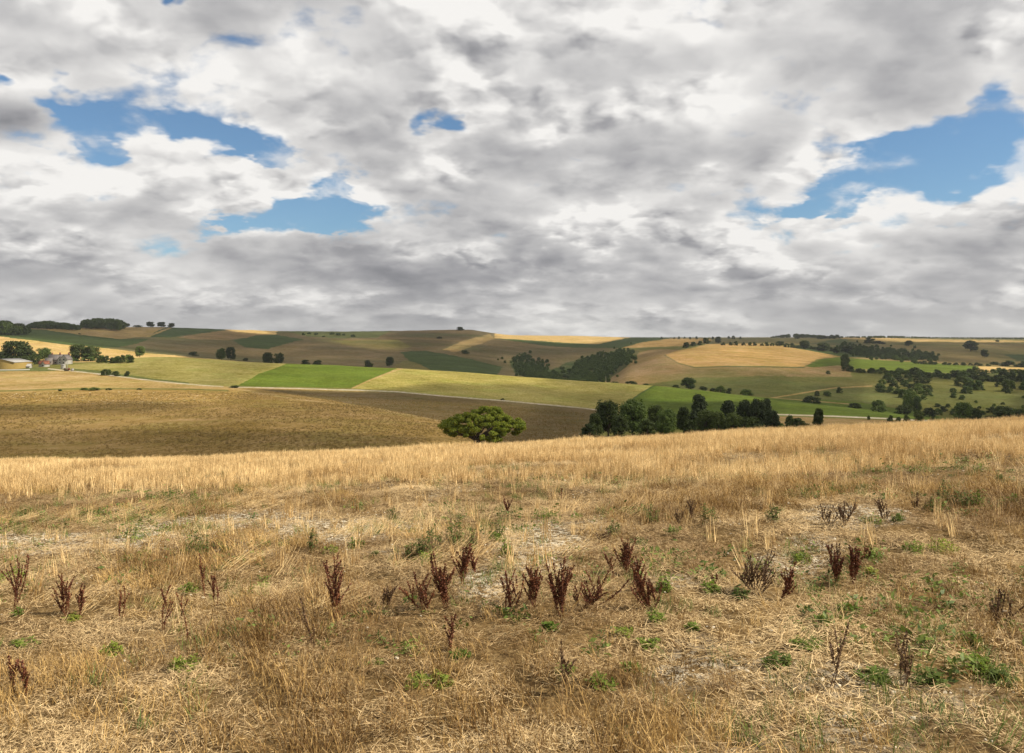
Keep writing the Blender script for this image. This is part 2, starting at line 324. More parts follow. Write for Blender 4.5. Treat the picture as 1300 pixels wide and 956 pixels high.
# name, colour, polygon in bearing / depression units, nearest and farthest distance
FIELDS = [
 ('h', 'greyb', [(-400, 400), (640, 400), (640, 500), (-400, 500)], 780, 9e9),
 ('h', 'greyb', [(560, 425), (860, 425), (860, 447), (800, 455), (745, 490), (560, 490)], 780, 9e9),
 ('h', 'dkbrown', [(490, 419), (600, 419), (598, 428), (560, 442), (530, 446), (505, 436), (480, 430)], 1500, 9e9),
 ('h', 'tan', [(562, 444), (585, 434), (605, 428), (622, 424), (628, 430), (600, 440), (580, 447)], 1000, 9e9),
 ('field', 'tan', [(60, 415), (215, 415), (205, 420), (182, 427.5), (150, 431), (100, 425), (60, 419)], 1200, 9e9),
 ('field', 'midgreen', [(20, 417), (60, 419), (100, 425), (150, 430.5), (190, 430), (175, 436), (150, 441), (125, 442), (90, 440), (0, 430), (-400, 425), (-400, 417)], 1000, 9e9),
 ('field', 'dkgreen', [(186, 428), (200, 420), (216, 414), (262, 415), (290, 419), (240, 425), (215, 428.5)], 1400, 9e9),
 ('field', 'slope', [(225, 428.5), (262, 422.5), (288, 419), (345, 418), (352, 424), (318, 428), (290, 432), (250, 431)], 1400, 9e9),
 ('field', 'gold', [(284, 418.5), (312, 418), (352, 419), (350, 425), (325, 423), (300, 421.5)], 1800, 9e9),
 ('h', 'tan', [(182, 428), (214, 416), (219, 416), (190, 428)], 1400, 9e9),
 ('field', 'midgreen', [(296, 432), (325, 426), (352, 425), (385, 431), (360, 437), (340, 443), (310, 441)], 1200, 9e9),
 ('field', 'verge', [(352, 418), (500, 418), (480, 428), (430, 430), (390, 427)], 1800, 9e9),
 ('h', 'oliv2', [(420, 432), (505, 431), (522, 440), (505, 446), (450, 441)], 1200, 9e9),
 ('field', 'gold', [(-500, 422), (0, 427), (50, 433.5), (90, 438), (125, 441), (180, 447.5), (240, 453), (300, 458), (180, 470), (0, 456), (-500, 452)], 790, 1500),
 ('field', 'midgreen', [(508, 447), (538, 445), (564, 449), (599, 456), (638, 466), (630, 478), (548, 474), (523, 461)], 900, 9e9),
 ('h', 'oliv2', [(498, 466), (515, 457), (533, 462), (552, 473), (500, 473)], 780, 9e9),
 ('field', 'gold', [(628, 422), (705, 424), (743, 426), (803, 428), (768, 435), (757, 437), (705, 434.5), (685, 432.5), (628, 429.5)], 1500, 9e9),
 ('field', 'midgreen', [(628, 429.5), (705, 434.5), (757, 437), (802, 428), (856, 428), (830, 433), (790, 442), (730, 441.5), (690, 438.5)], 1500, 9e9),
 ('field', 'goldhill', [(786, 442.5), (815, 434.5), (852, 430), (900, 429), (905, 433), (870, 439), (850, 442)], 1500, 9e9),
 ('h', 'olive', [(786, 442.5), (870, 439), (850, 446), (800, 448)], 1400, 9e9),
 ('h', 'slope', [(745, 492), (770, 472), (800, 452), (830, 442), (862, 445), (890, 460), (1080, 462), (1080, 479), (960, 477), (880, 480), (820, 488)], 780, 1900),
 ('h', 'oliv2', [(905, 425), (1400, 425), (1400, 470), (1060, 470), (905, 440)], 1500, 9e9),
 ('h', 'dkgreen', [(646, 458), (668, 450), (700, 470), (720, 460), (745, 452), (790, 444), (812, 446), (800, 462), (775, 480), (750, 494), (690, 492), (655, 476)], 1000, 2400),  # floor of the combe wood, with the trees' shade put into its colour
 ('field', 'goldhill', [(844, 451), (857, 446), (891, 439), (911, 433), (936, 434), (986, 438.5), (1028, 442), (1068, 450), (1066, 453), (1036, 456.5), (1021, 465.5), (986, 466), (924, 464), (882, 466.5), (861, 461)], 1000, 2300),
 ('field', 'green', [(1021, 465.5), (1040, 457), (1066, 453), (1072, 455), (1070, 467), (1040, 467)], 900, 2300),
 ('field', 'green', [(1070, 460), (1080, 455), (1138, 458.5), (1203, 462), (1243, 465), (1239, 474), (1203, 473.5), (1138, 470.5), (1070, 467)], 900, 2300),
 ('field', 'gold', [(1243, 465), (1300, 467), (1700, 471), (1700, 477), (1300, 474), (1239, 473.5)], 900, 2300),
 ('h', 'verge', [(1140, 471), (1239, 474), (1300, 475), (1700, 478), (1700, 482), (1239, 478), (1150, 473)], 900, 2300),
 ('field', 'gold', [(1060, 426), (1122, 429), (1224, 431.5), (1300, 432.5), (1700, 433), (1700, 436), (1224, 434.5), (1148, 434), (1069, 430)], 2000, 9e9),
 ('h', 'wood', [(1000, 420), (1700, 420), (1700, 431), (1300, 431), (1224, 430.5), (1122, 428.5)], 4200, 9e9),
 ('h', 'midgreen', [(1068, 430), (1100, 437), (1185, 448), (1190, 457), (1110, 454), (1070, 453), (1000, 440)], 1500, 9e9),
 ('h', 'midgreen', [(1275, 450), (1400, 450), (1400, 460), (1290, 458)], 1500, 9e9),
 ('h', 'olive', [(820, 488), (880, 480), (960, 477), (1080, 479), (1080, 470), (1400, 476), (1400, 560), (1000, 560), (800, 500)], 790, 1200),
 ('h', 'slope', [(1080, 462), (1080, 479), (1000, 478), (960, 474)], 790, 1300),
 # the near side of the valley
 ('h', 'brown', [(-500, 466), (60, 468), (170, 480), (290, 491), (330, 492), (500, 498), (740, 520), (740, 700), (-500, 700)], 60, 790),
 ('field', 'tan', [(-500, 468), (80, 471), (120, 476), (170, 482), (240, 489), (290, 492.5), (290, 494.5), (170, 493), (60, 494), (0, 496.5), (-500, 498)], 60, 790),
 ('h', 'dkbrown', [(330, 494), (500, 498), (640, 509), (760, 520), (760, 700), (690, 700), (600, 545), (520, 527), (420, 508)], 60, 790),
 ('field', 'pale', [(85, 464), (120, 460), (165, 455), (195, 450), (250, 448), (290, 452), (330, 457), (372, 460), (330, 475), (303, 489), (290, 491), (240, 487), (180, 481), (150, 476), (120, 470), (90, 469)], 60, 800),
 ('h', 'verge', [(0, 466), (60, 467), (80, 469.5), (60, 471), (0, 471.5), (-500, 470), (-500, 465)], 60, 790),
 ('h', 'verge', [(90, 467.5), (130, 471), (160, 475.5), (240, 486), (240, 488), (160, 479), (100, 472)], 60, 790),
 ('field', 'green', [(303, 489), (330, 474), (355, 465.5), (370, 458), (420, 459), (505, 464), (507, 470), (480, 479), (460, 487), (446, 492.5), (380, 491.5), (330, 490.5)], 60, 800),
 ('field', 'paley', [(446, 493), (470, 483), (490, 475), (510, 464), (600, 468), (700, 476), (834, 486), (830, 491), (815, 498), (800, 508), (785, 525), (740, 518), (680, 512), (640, 508), (560, 502), (500, 496.5)], 60, 800),
 ('field', 'green2', [(832, 487), (870, 488), (970, 500), (1080, 509), (1130, 517), (1215, 533), (1210, 535), (1130, 531), (1000, 526.5), (960, 545), (790, 545), (790, 525), (800, 508), (815, 498)], 60, 800),
 ('h', 'slope', [(975, 528), (1050, 530.5), (1130, 533), (1210, 537), (1210, 600), (940, 600)], 60, 700),
]
LINES = [ # name, colour, path, half width, nearest, farthest
 ('track', 'chalk', [(-200, 462), (0, 464), (40, 464.5)], .7, 60, 790),
 ('track', 'chalk', [(62, 468), (85, 470.5), (120, 474), (160, 479), (200, 484), (240, 488), (290, 491.3), (330, 492), (440, 495), (500, 497), (560, 502.5), (640, 508.8), (740, 518), (770, 522)], .62, 60, 790),
 ('track', 'chalk', [(980, 526), (1060, 528.5), (1130, 531.5), (1200, 535.5), (1230, 538)], .8, 60, 790),
 ('h', 'tan', [(512, 467), (490, 474.5), (470, 482.5), (447, 493)], .8, 60, 790),
 ('h', 'tan', [(285, 491), (330, 499), (400, 510), (470, 517), (560, 535), (600, 545)], 1.1, 60, 790),
 ('track', 'tan', [(970, 507), (1000, 502), (1030, 497), (1060, 492.5), (1107, 490)], .8, 780, 1300),
 ('h', 'dkgreen', [(844, 451), (861, 461), (882, 466.5), (924, 465), (1021, 466.5)], .6, 900, 2300),
 ('h', 'olive', [(-400, 499), (0, 496.5), (60, 494.5), (100, 493.5), (170, 493.5), (240, 494), (290, 496)], .8, 60, 790),
 ('h', 'dkgreen', [(836, 487), (815, 498), (800, 509), (790, 520)], .7, 60, 790),
 ('h', 'tan', [(836, 489.5), (870, 492.5), (970, 504), (1080, 513)], .5, 60, 800),
]
pcols = np.unique(np.concatenate([np.arange(-700, -60, 8), np.arange(-60, 1360, 1.35), np.arange(1360, 2296, 8)])).astype(float)
yy = [48.]
while yy[-1] < 12000: yy.append(yy[-1] * (1.006 if yy[-1] < 3000 else 1.012))
yy = np.array(yy); PX, YY = np.meshgrid(pcols, yy); XX = (PX - 650) / F * YY; ZZ = Z(XX, YY, True); ROW = H0 - ZZ / YY * F
wx = fbm(XX, YY, 1 / 40., 5, .65) * 1.8; wy = fbm(XX + 900, YY, 1 / 40., 5, .65) * .8          # natural wobble of field edges
colr_ = np.empty(PX.shape + (4,), np.float32); colr_[..., :3] = K['olive']; colr_[..., 3] = 1
fid = np.zeros(PX.shape, int)
near_m = YY < 75
for i, (nm, kc, poly, y0, y1) in enumerate(FIELDS):
    k = inpoly(PX + wx, ROW + wy, poly) & (YY >= y0) & (YY < y1); colr_[k, :3] = K[kc]; fid[k] = (i + 1) if nm == 'field' else 0
for i, (nm, kc, pts, hw, y0, y1) in enumerate(LINES):
    d = dline(PX + wx * .3, ROW + wy * .3, pts); k = (YY >= y0) & (YY < y1)
    a = np.where(k, np.clip((hw + .35 - d) / .7, 0, 1), 0)[..., None]; colr_[..., :3] = colr_[..., :3] * (1 - a) + np.array(K[kc]) * a
    if nm == 'track': fid[(a[..., 0] > .5)] = 100
    else: fid[(a[..., 0] > .5)] = 0
hm = (fid == 0) & (YY > 110); t_ = np.clip(fbm(XX, YY, 1 / 260., 4, .6) * 2.2, -1, 1)[..., None] * (hm & (YY > 780))[..., None]
colr_[..., :3] = colr_[..., :3] * (1 - .55 * np.abs(t_)) + .55 * np.abs(t_) * np.where(t_ > 0, np.array((.10, .115, .032)), np.array((.27, .185, .08)))
k = YY < 110; colr_[k, :3] = (.40, .27, .11); fid[k] = 0
# tramlines and swathes of the machines that worked each field
for i, (nm, kc, poly, y0, y1) in enumerate(FIELDS):
    if nm == 'field':
        k = fid == i + 1; al = (i * 1.7) % 3.14; w_ = (XX * math.cos(al) + YY * math.sin(al)) / 22. + fbm(XX, YY, 1 / 260., 2) * 3
        colr_[..., :3] *= np.where(k, 1 + .07 * np.sin(6.283 * w_ * .31) - .16 * np.clip(np.sin(6.283 * w_), .8, 1) + .13, 1)[..., None]
# pale dead heads and flints flecking the rough pasture below the farm
k = inpoly(PX + wx * 6, ROW + wy * 3, [(10, 499), (120, 497), (300, 498), (290, 510), (200, 514), (60, 512), (10, 508)]) & (YY < 760) & (np.random.default_rng(2).uniform(size=PX.shape) < .02 + .05 * np.clip(fbm(XX, YY, 1 / 25., 2), 0, 1)); colr_[k, :3] = (.50, .40, .24)
nr, nc = PX.shape; idx = np.arange(nr * nc).reshape(nr, nc)
quads = np.stack([idx[:-1, :-1], idx[:-1, 1:], idx[1:, 1:], idx[1:, :-1]], -1).reshape(-1, 4)
ff = fid[:-1, :-1].ravel()
P3 = np.stack([XX, YY, ZZ], -1); gu = np.gradient(P3, axis=1); gv = np.gradient(P3, axis=0); NN = np.cross(gu, gv); NN /= np.linalg.norm(NN, axis=-1)[..., None]; NN[NN[..., 2] < 0] *= -1
Vf, Cf, Nf = P3.reshape(-1, 3), colr_.reshape(-1, 4), NN.reshape(-1, 3)
def land_obj(name, sel, label=None):
    q = quads[sel]; us, inv = np.unique(q, return_inverse=True)
    me = mesh(name, Vf[us], inv.reshape(-1, 4), M['land'], True); fattr(me, 'Col', Cf[us], 'FLOAT_COLOR')
    me.normals_split_custom_set_from_vertices([tuple(n) for n in Nf[us]])
    o = obj(name, me); tag(o, kind='structure'); return o
for f in np.unique(ff):
    land_obj('hills' if f == 0 else 'chalk_track' if f == 100 else 'field', ff == f)

# ------------------------------------------------------------------ near stubble field: ground
pn = np.arange(-700, 2296, 4.); yn = [1.5]
while yn[-1] < 48.5: yn.append(yn[-1] * 1.009)
yn[-1] = 48.45; yn = np.array(yn); PN, YN = np.meshgrid(pn, yn); XN = (PN - 650) / F * YN; ZN = Z(XN, YN)
RN = H0 - ZN / YN * F
CHALK = [(40, 688, 90, 20, 1.), (240, 668, 110, 16, .9), (420, 672, 110, 20, .9), (330, 700, 60, 14, .5), (690, 685, 70, 22, .9), (760, 668, 60, 10, .6), (620, 745, 50, 30, .7), (690, 720, 60, 22, .7), (160, 690, 60, 14, .5), (1000, 720, 60, 16, .6),
         (1090, 655, 70, 18, .7), (1060, 690, 50, 16, .4), (870, 740, 70, 20, .55), (480, 700, 60, 20, .5), (650, 870, 120, 30, .5), (880, 850, 120, 30, .5), (200, 850, 100, 30, .5), (470, 860, 80, 30, .5), (1080, 850, 90, 30, .4), (640, 930, 600, 50, .35)]
def chalkm(px, row, x, y):
    c = np.zeros(np.shape(px))
    for a, b, rx, ry, am in CHALK: c = np.maximum(c, 1.2 * am * (.45 if b > 820 else 1) * np.exp(-((px - a) / rx)**2 - ((row - b) / ry)**2))
    return np.clip(c * 1.3 + fbm(x, y, .8, 4) * .8 - .1, 0, 1)
def near_b(N, p, o):
    g = P_(N); ch = N.n('ShaderNodeAttribute', attribute_name='chalk').outputs['Fac']
    a = N.noise(g, 3., 6, .65); b = N.noise(g, 22., 5, .7); c = N.noise(g, 90., 3, .6)
    base = N.mix(N.ramp(a, .35, .7), (.060, .036, .015), (.17, .105, .040)); base = N.mix(N.ramp(b, .4, .7), base, (.26, .175, .078))
    vo = N.n('ShaderNodeTexVoronoi', {'Vector': g, 'Scale': 75., 'Randomness': 1.}).outputs
    st = N.m('MULTIPLY', N.ramp(N.m('SUBTRACT', N.noise(g, 14., 3), N.m('MULTIPLY', vo['Distance'], .45)), .22, .36), N.ramp(ch, .15, .75))
    col = N.mix(st, base, N.mix(c, (.46, .37, .24), (.72, .64, .50)))
    L(N, col, p.inputs['Base Color'])
    h = N.m('ADD', N.m('MULTIPLY', b, .6), N.m('MULTIPLY', N.m('ADD', a, st), .6))
    L(N, N.n('ShaderNodeBump', {'Height': h, 'Strength': 1., 'Distance': .03}).outputs[0], p.inputs['Normal'])
M['near'] = material('chalky_soil_and_straw', near_b, .95, .05)
nr, nc = PN.shape; idx = np.arange(nr * nc).reshape(nr, nc)
me = mesh('ground', np.stack([XN, YN, ZN], -1).reshape(-1, 3), np.stack([idx[:-1, :-1], idx[:-1, 1:], idx[1:, 1:], idx[1:, :-1]], -1).reshape(-1, 4), M['near'], True)
fattr(me, 'chalk', chalkm(PN, RN, XN, YN).ravel().astype(np.float32))
tag(obj('ground', me), kind='structure')
gx, gy = np.meshgrid(np.linspace(-60, 60, 80), np.linspace(-50, 1.6, 40)); gz = -1.85 - .04 * gx * 0 + fbm(gx, gy, .3, 3) * .1 - .03 - gx * -.03
idx = np.arange(gx.size).reshape(gx.shape)
me = mesh('ground', np.stack([gx, gy, gz], -1).reshape(-1, 3), np.stack([idx[:-1, :-1], idx[:-1, 1:], idx[1:, 1:], idx[1:, :-1]], -1).reshape(-1, 4), M['near'], True)
tag(obj('ground', me), kind='structure')

# ------------------------------------------------------------------ unseen cumulus sheet high overhead, shaped so its shadows dapple the downs
# (lit patches of ground; everything else beyond the crest lies under cloud)
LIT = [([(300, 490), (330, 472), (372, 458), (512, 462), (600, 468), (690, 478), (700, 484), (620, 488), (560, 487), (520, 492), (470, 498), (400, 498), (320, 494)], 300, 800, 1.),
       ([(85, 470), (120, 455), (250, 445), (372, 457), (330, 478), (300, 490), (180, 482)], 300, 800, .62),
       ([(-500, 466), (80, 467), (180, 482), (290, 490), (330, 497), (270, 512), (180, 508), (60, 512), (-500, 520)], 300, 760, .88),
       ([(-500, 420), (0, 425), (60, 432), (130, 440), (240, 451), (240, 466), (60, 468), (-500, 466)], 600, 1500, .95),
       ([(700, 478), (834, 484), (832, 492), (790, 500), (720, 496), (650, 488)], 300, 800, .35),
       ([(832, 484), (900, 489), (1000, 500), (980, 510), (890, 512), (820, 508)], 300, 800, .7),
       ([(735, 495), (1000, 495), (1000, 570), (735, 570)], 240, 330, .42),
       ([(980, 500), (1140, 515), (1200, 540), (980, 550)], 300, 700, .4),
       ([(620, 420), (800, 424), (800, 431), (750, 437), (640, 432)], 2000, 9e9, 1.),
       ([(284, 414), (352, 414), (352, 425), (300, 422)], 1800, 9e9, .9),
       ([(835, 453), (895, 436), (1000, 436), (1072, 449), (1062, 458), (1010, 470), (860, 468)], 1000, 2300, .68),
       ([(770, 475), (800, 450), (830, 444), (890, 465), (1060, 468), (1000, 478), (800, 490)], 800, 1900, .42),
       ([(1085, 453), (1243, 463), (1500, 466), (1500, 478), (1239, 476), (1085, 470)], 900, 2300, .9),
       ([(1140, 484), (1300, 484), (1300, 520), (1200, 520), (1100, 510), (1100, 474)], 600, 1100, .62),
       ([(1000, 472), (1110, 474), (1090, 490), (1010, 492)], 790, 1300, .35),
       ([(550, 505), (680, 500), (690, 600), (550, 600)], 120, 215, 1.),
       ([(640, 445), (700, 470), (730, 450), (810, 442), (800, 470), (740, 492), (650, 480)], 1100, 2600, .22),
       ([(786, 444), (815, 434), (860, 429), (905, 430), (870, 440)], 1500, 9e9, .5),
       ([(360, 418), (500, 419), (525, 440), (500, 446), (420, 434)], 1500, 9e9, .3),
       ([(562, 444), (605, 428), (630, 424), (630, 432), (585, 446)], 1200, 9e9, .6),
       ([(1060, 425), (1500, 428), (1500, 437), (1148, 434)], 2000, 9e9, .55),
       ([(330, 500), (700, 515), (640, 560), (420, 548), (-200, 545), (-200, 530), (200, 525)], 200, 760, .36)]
pc_ = np.concatenate([np.arange(-700, -60, 40), np.arange(-60, 1360, 5), np.arange(1360, 2290, 40)]).astype(float); yc_ = [72.]
while yc_[-1] < 9000: yc_.append(yc_[-1] * 1.022)
yc_ = np.array(yc_); PC, YC = np.meshgrid(pc_, yc_); XC = (PC - 650) / F * YC; ZC = Z(XC, YC); RC = H0 - ZC / YC * F
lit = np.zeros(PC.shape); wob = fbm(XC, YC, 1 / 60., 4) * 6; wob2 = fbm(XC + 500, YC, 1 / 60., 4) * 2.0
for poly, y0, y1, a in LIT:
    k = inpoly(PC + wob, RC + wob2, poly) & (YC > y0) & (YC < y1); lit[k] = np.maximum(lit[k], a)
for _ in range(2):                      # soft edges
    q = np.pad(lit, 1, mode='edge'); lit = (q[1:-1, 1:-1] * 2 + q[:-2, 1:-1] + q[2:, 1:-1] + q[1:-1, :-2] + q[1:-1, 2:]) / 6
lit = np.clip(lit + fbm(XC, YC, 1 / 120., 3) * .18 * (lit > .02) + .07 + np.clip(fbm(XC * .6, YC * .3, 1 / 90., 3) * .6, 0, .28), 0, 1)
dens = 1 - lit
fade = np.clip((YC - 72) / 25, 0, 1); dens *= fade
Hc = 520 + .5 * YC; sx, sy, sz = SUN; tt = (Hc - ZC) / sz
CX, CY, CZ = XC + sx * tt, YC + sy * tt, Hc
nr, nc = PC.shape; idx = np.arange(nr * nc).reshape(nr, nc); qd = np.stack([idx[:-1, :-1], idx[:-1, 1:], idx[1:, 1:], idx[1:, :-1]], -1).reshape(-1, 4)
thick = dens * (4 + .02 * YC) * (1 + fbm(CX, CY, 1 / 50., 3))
top = np.stack([CX, CY, CZ + thick + .5], -1).reshape(-1, 3); bot = np.stack([CX, CY, CZ - .5], -1).reshape(-1, 3)
rim = np.concatenate([idx[0], idx[1:, -1], idx[-1, -2::-1], idx[-2:0:-1, 0]]); r2 = np.roll(rim, -1); n0 = nr * nc
me = mesh('shade_clouds', np.concatenate([top, bot]), np.concatenate([qd, qd[:, ::-1] + n0, np.stack([rim, rim + n0, r2 + n0, r2], -1)]), None, True)
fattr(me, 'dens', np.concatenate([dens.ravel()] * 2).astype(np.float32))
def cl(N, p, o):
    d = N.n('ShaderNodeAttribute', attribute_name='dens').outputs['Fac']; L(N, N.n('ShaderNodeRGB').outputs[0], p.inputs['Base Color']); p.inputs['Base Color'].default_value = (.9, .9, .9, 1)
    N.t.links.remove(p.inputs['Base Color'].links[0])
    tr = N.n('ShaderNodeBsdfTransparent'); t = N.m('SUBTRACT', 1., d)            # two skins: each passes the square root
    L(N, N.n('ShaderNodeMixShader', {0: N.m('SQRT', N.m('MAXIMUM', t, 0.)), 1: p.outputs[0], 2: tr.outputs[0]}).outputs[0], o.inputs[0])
me.materials.append(material('shade_cloud', cl, 1., 0.))
tag(obj('shade_clouds', me), 'unseen white cumulus sheet above the valley, shaped to shade parts of the downs', 'shade_cloud', kind='stuff')
#@@REST
# ------------------------------------------------------------------ trees and bushes: templates with unit height and unit width
def unit(v): return v / (np.linalg.norm(v, axis=-1, keepdims=True) + 1e-9)
def crown_pts(lobes, per, rg):
    P = []; Nn = []
    for c, r in lobes:
        d = unit(rg.normal(0, 1, (per, 3))); rr = rg.uniform(.15, 1.45, (per, 1)) ** .5
        P.append(np.array(c) + d * rr * np.array(r)); Nn.append(d + [0, 0, .35])
    return np.concatenate(P), np.concatenate(Nn)
def template(kind, seed, n_lobes, per, leaf):
    rg = np.random.default_rng(seed); t = MB(); lobes = []
    lo, hi = dict(broad=(.20, .92), bush=(.06, .85), conif=(.12, .97), flat=(.10, .7), umb=(.3, .9))[kind]
    for i in range(n_lobes):
        a = rg.uniform(0, 2 * math.pi); h = lo + (hi - lo) * (i + .5) / n_lobes
        f = (h - lo) / (hi - lo)
        if kind == 'conif': w_ = .34 * (1 - f) ** .8 + .05
        elif kind == 'bush': w_ = .36 * math.sqrt(max(0, 1 - f * f)) + .04
        else: w_ = .36 * math.sqrt(max(0, 1 - (2 * f - .85) ** 2 / 1.4))
        rr = w_ * math.sqrt(rg.uniform(.25, 1)); r = rg.uniform(.09, .18) * (.75 if kind == 'conif' else 1)
        lobes.append(((rr * math.cos(a), rr * math.sin(a), min(h, .97 - r * .75)), (r, r, r * rg.uniform(.65, .95))))
    P, Nn = crown_pts(lobes, per, rg); P[:, 2] = np.maximum(P[:, 2], .01); t.leaves(P, Nn, leaf, .75, .55, rg)
    tr = MB(); tr.tube([(0, 0, -.06), (.01, 0, .12), (.0, .01, .35), (.02, 0, .6)], [.035, .026, .02, .008])
    for (c, r) in lobes[:: max(1, n_lobes // 7)]: tr.tube([(0, 0, .16), (c[0] * .5, c[1] * .5, .1 + c[2] * .5), c], [.014, .009, .003], 4)
    return t, tr
TPL = {}
for kind, n, nl, per, lf, mt in (('broad', 5, 38, 130, .030, 'leaf'), ('bush', 5, 24, 85, .042, 'leaf'), ('conif', 3, 36, 100, .030, 'conif')):
    TPL[kind] = []
    for k in range(n):
        t, tr = template(kind, 100 + k * 7 + len(kind), nl, per, lf)
        TPL[kind].append((t.build(kind + '_crown', M[mt]), tr.build('trunk', M['bark'])))
MATV = {}
def crown_mesh(kind, k, mat):
    me = TPL[kind][k][0]
    if mat is None or me.materials[0] == M[mat]: return me
    if (kind, k, mat) not in MATV:
        c = me.copy(); c.materials.clear(); c.materials.append(M[mat]); MATV[(kind, k, mat)] = c
    return MATV[(kind, k, mat)]
def plant(kind, x, y, z, w_, h, name, label, cat, group=None, mat=None, parts=True):
    k = random.randrange(len(TPL[kind])); rz = random.uniform(0, 6.28); me = crown_mesh(kind, k, mat)
    if not parts:
        o = obj(name, me, None, (x, y, z), rz); o.scale = (w_, w_, h)
    else:
        o = empty(name, (x, y, z), rz); o.scale = (w_, w_, h)
        obj('crown', me, o); obj('trunk', TPL[kind][k][1], o)
    tag(o, label, cat, group); return o
def at(kind, px, base, top, wpx, name, label, cat, ymin=60, Y=None, **kw):
    """a tree standing where the given bearing and foot meet the land"""
    if Y is None: x, y, z = hit(px, base, ymin)
    else: y = Y; x = (px - 650) / F * Y; z = float(Z(x, y))
    h = (H0 - top) / F * y - z; w_ = wpx / F * y
    return plant(kind, x, y, z - .02 * h, w_, max(h, .3) * 1.03, name, label, cat, **kw)

# the spreading tree that stands alone just over the brow
def lone_tree():
    rg = np.random.default_rng(5); Y = 168.; s = Y / F; x0 = (604 - 650) * s; z0 = float(Z(x0, Y)); top = (H0 - 515.5) * s - z0
    root = empty('hedgerow_tree', (x0, Y, z0)); tag(root, 'lone spreading tree with a wide domed bright green crown just over the brow', 'tree')
    hz = lambda row: (H0 - row) * s - z0; hx = lambda px: (px - 604) * s
    br = MB(); tk = MB(); fork = (hx(607), 0, hx(604) + hz(562))
    tk.tube([(0, 0, -.4), (.0, 0, hz(572)), (-.05, 0, hz(563)), (0, 0, hz(557))], [.62, .50, .42, .36], 9)
    # outline of the dome seen from here; depth comes from turning the same width round the trunk
    skyl = [(556, 541), (563, 534), (572, 530), (580, 524), (590, 520), (602, 516.5), (615, 515.5), (630, 516), (642, 520), (652, 525), (660, 530), (667, 538), (668, 546)]
    low = [(556, 543), (562, 552), (575, 556.5), (590, 553), (604, 551), (617, 556), (630, 559.5), (642, 558), (655, 554), (664, 549), (668, 546)]
    ctr = 612; lobes = []
    sx_, sy_ = zip(*skyl); lx, ly = zip(*low)
    for i in range(185):
        a = rg.uniform(0, 2 * math.pi); q = math.sqrt(rg.uniform(.0, 1)); pxx = ctr + math.cos(a) * q * 53; dep = math.sin(a) * q * 46 * s
        edge = q
        t_ = np.interp(pxx, sx_, sy_); b_ = np.interp(pxx, lx, ly)
        f = rg.choice([rg.uniform(0, .35), rg.uniform(.3, 1.)])
        # the dome falls away towards its rim in depth as well
        t2 = t_ + (b_ - t_) * .55 * abs(math.sin(a) * q) ** 2; row = t2 + 3. + (b_ - 3 - t2 - 3.) * f
        lobes.append(((hx(pxx), dep, hz(row)), (rg.uniform(3.2, 6.2) * s, rg.uniform(3.2, 6.2) * s, rg.uniform(2.2, 3.6) * s)))
    P, Nn = crown_pts(lobes, 340, rg); cr_ = MB(); cr_.leaves(P, Nn, .15, .7, .7, rg)
    obj('trunk', tk.build('trunk', M['bark'], True), root)
    for i, (c, r) in enumerate(lobes[:26]):
        m1 = (c[0] * .35, c[1] * .35, hz(557) + (c[2] - hz(557)) * .25 + .3); m2 = (c[0] * .75, c[1] * .75, hz(557) + (c[2] - hz(557)) * .75)
        br.tube([(0, 0, hz(559)), m1, m2, c], [.24, .17, .09, .04], 6)
    br.tube([(0, 0, hz(563)), (hx(611), .2, hz(559)), (hx(620), .3, hz(556.5)), (hx(632), .3, hz(553))], [.32, .25, .2, .1], 7)
    obj('limbs', br.build('limbs', M['bark'], True), root); obj('crown', cr_.build('crown', M['leafh']), root)
lone_tree()

# the belt of trees in the bottom of the valley
BELT = [(748, 536, 26, 'bush', 272, None, 'low dark bush at the left foot of the valley tree belt'), (756, 524, 22, 'broad', 285, None, 'short dark tree at the left end of the tree belt, lower than its neighbour'),
 (772, 508, 42, 'broad', 290, None, 'tall dark round-topped tree near the left end of the tree belt'), (803, 507, 44, 'broad', 296, 'leafb', 'broad mid-green tree, the widest crown in the tree belt'),
 (787, 527, 26, 'broad', 272, None, 'dark lower tree filling the gap between the two tallest round trees of the belt'), (833, 513.5, 27, 'broad', 303, None, 'small-headed dark tree behind the belt between the mid-green tree and the olive one'),
 (846, 519, 32, 'broad', 276, 'leafb', 'olive-green tree with a slightly lighter crown in the middle of the belt'), (822, 530, 26, 'bush', 268, None, 'dark rounded bush in front of the broad mid-green tree'),
 (868, 516, 24, 'broad', 300, None, 'dark narrow tree right of the olive-green tree in the belt'), (876, 531, 22, 'bush', 272, None, 'dark bush at the low dip in the middle of the belt'),
 (887, 500, 44, 'conif', 292, None, 'tallest dark tree of the belt with a pointed top'), (897, 520, 30, 'broad', 280, None, 'bulky dark tree against the right side of the pointed tallest one'),
 (912, 522, 22, 'broad', 276, None, 'dark lower tree between the pointed tree and the slim one'), (925, 507.5, 34, 'conif', 294, None, 'slim dark pointed tree right of the tallest one'),
 (931, 524, 28, 'broad', 272, None, 'dark bushy tree in front of the slim pointed tree'), (945, 507, 24, 'broad', 296, 'conif', 'tall very dark tree with a rounded tip near the right end of the belt'),
 (962, 506, 24, 'broad', 292, 'conif', 'very dark flat-topped tree second from the right end of the belt'), (953, 527, 30, 'bush', 268, None, 'dark undergrowth bush below the very dark trees of the belt'),
 (974, 506, 28, 'conif', 298, None, 'slender dark spire at the right end of the belt'), (980, 520, 22, 'broad', 280, 'conif', 'dark tree with a sloping side closing the right end of the belt'), (990, 536, 18, 'bush', 285, 'leafb', 'low green bush just beyond the right end of the belt')]
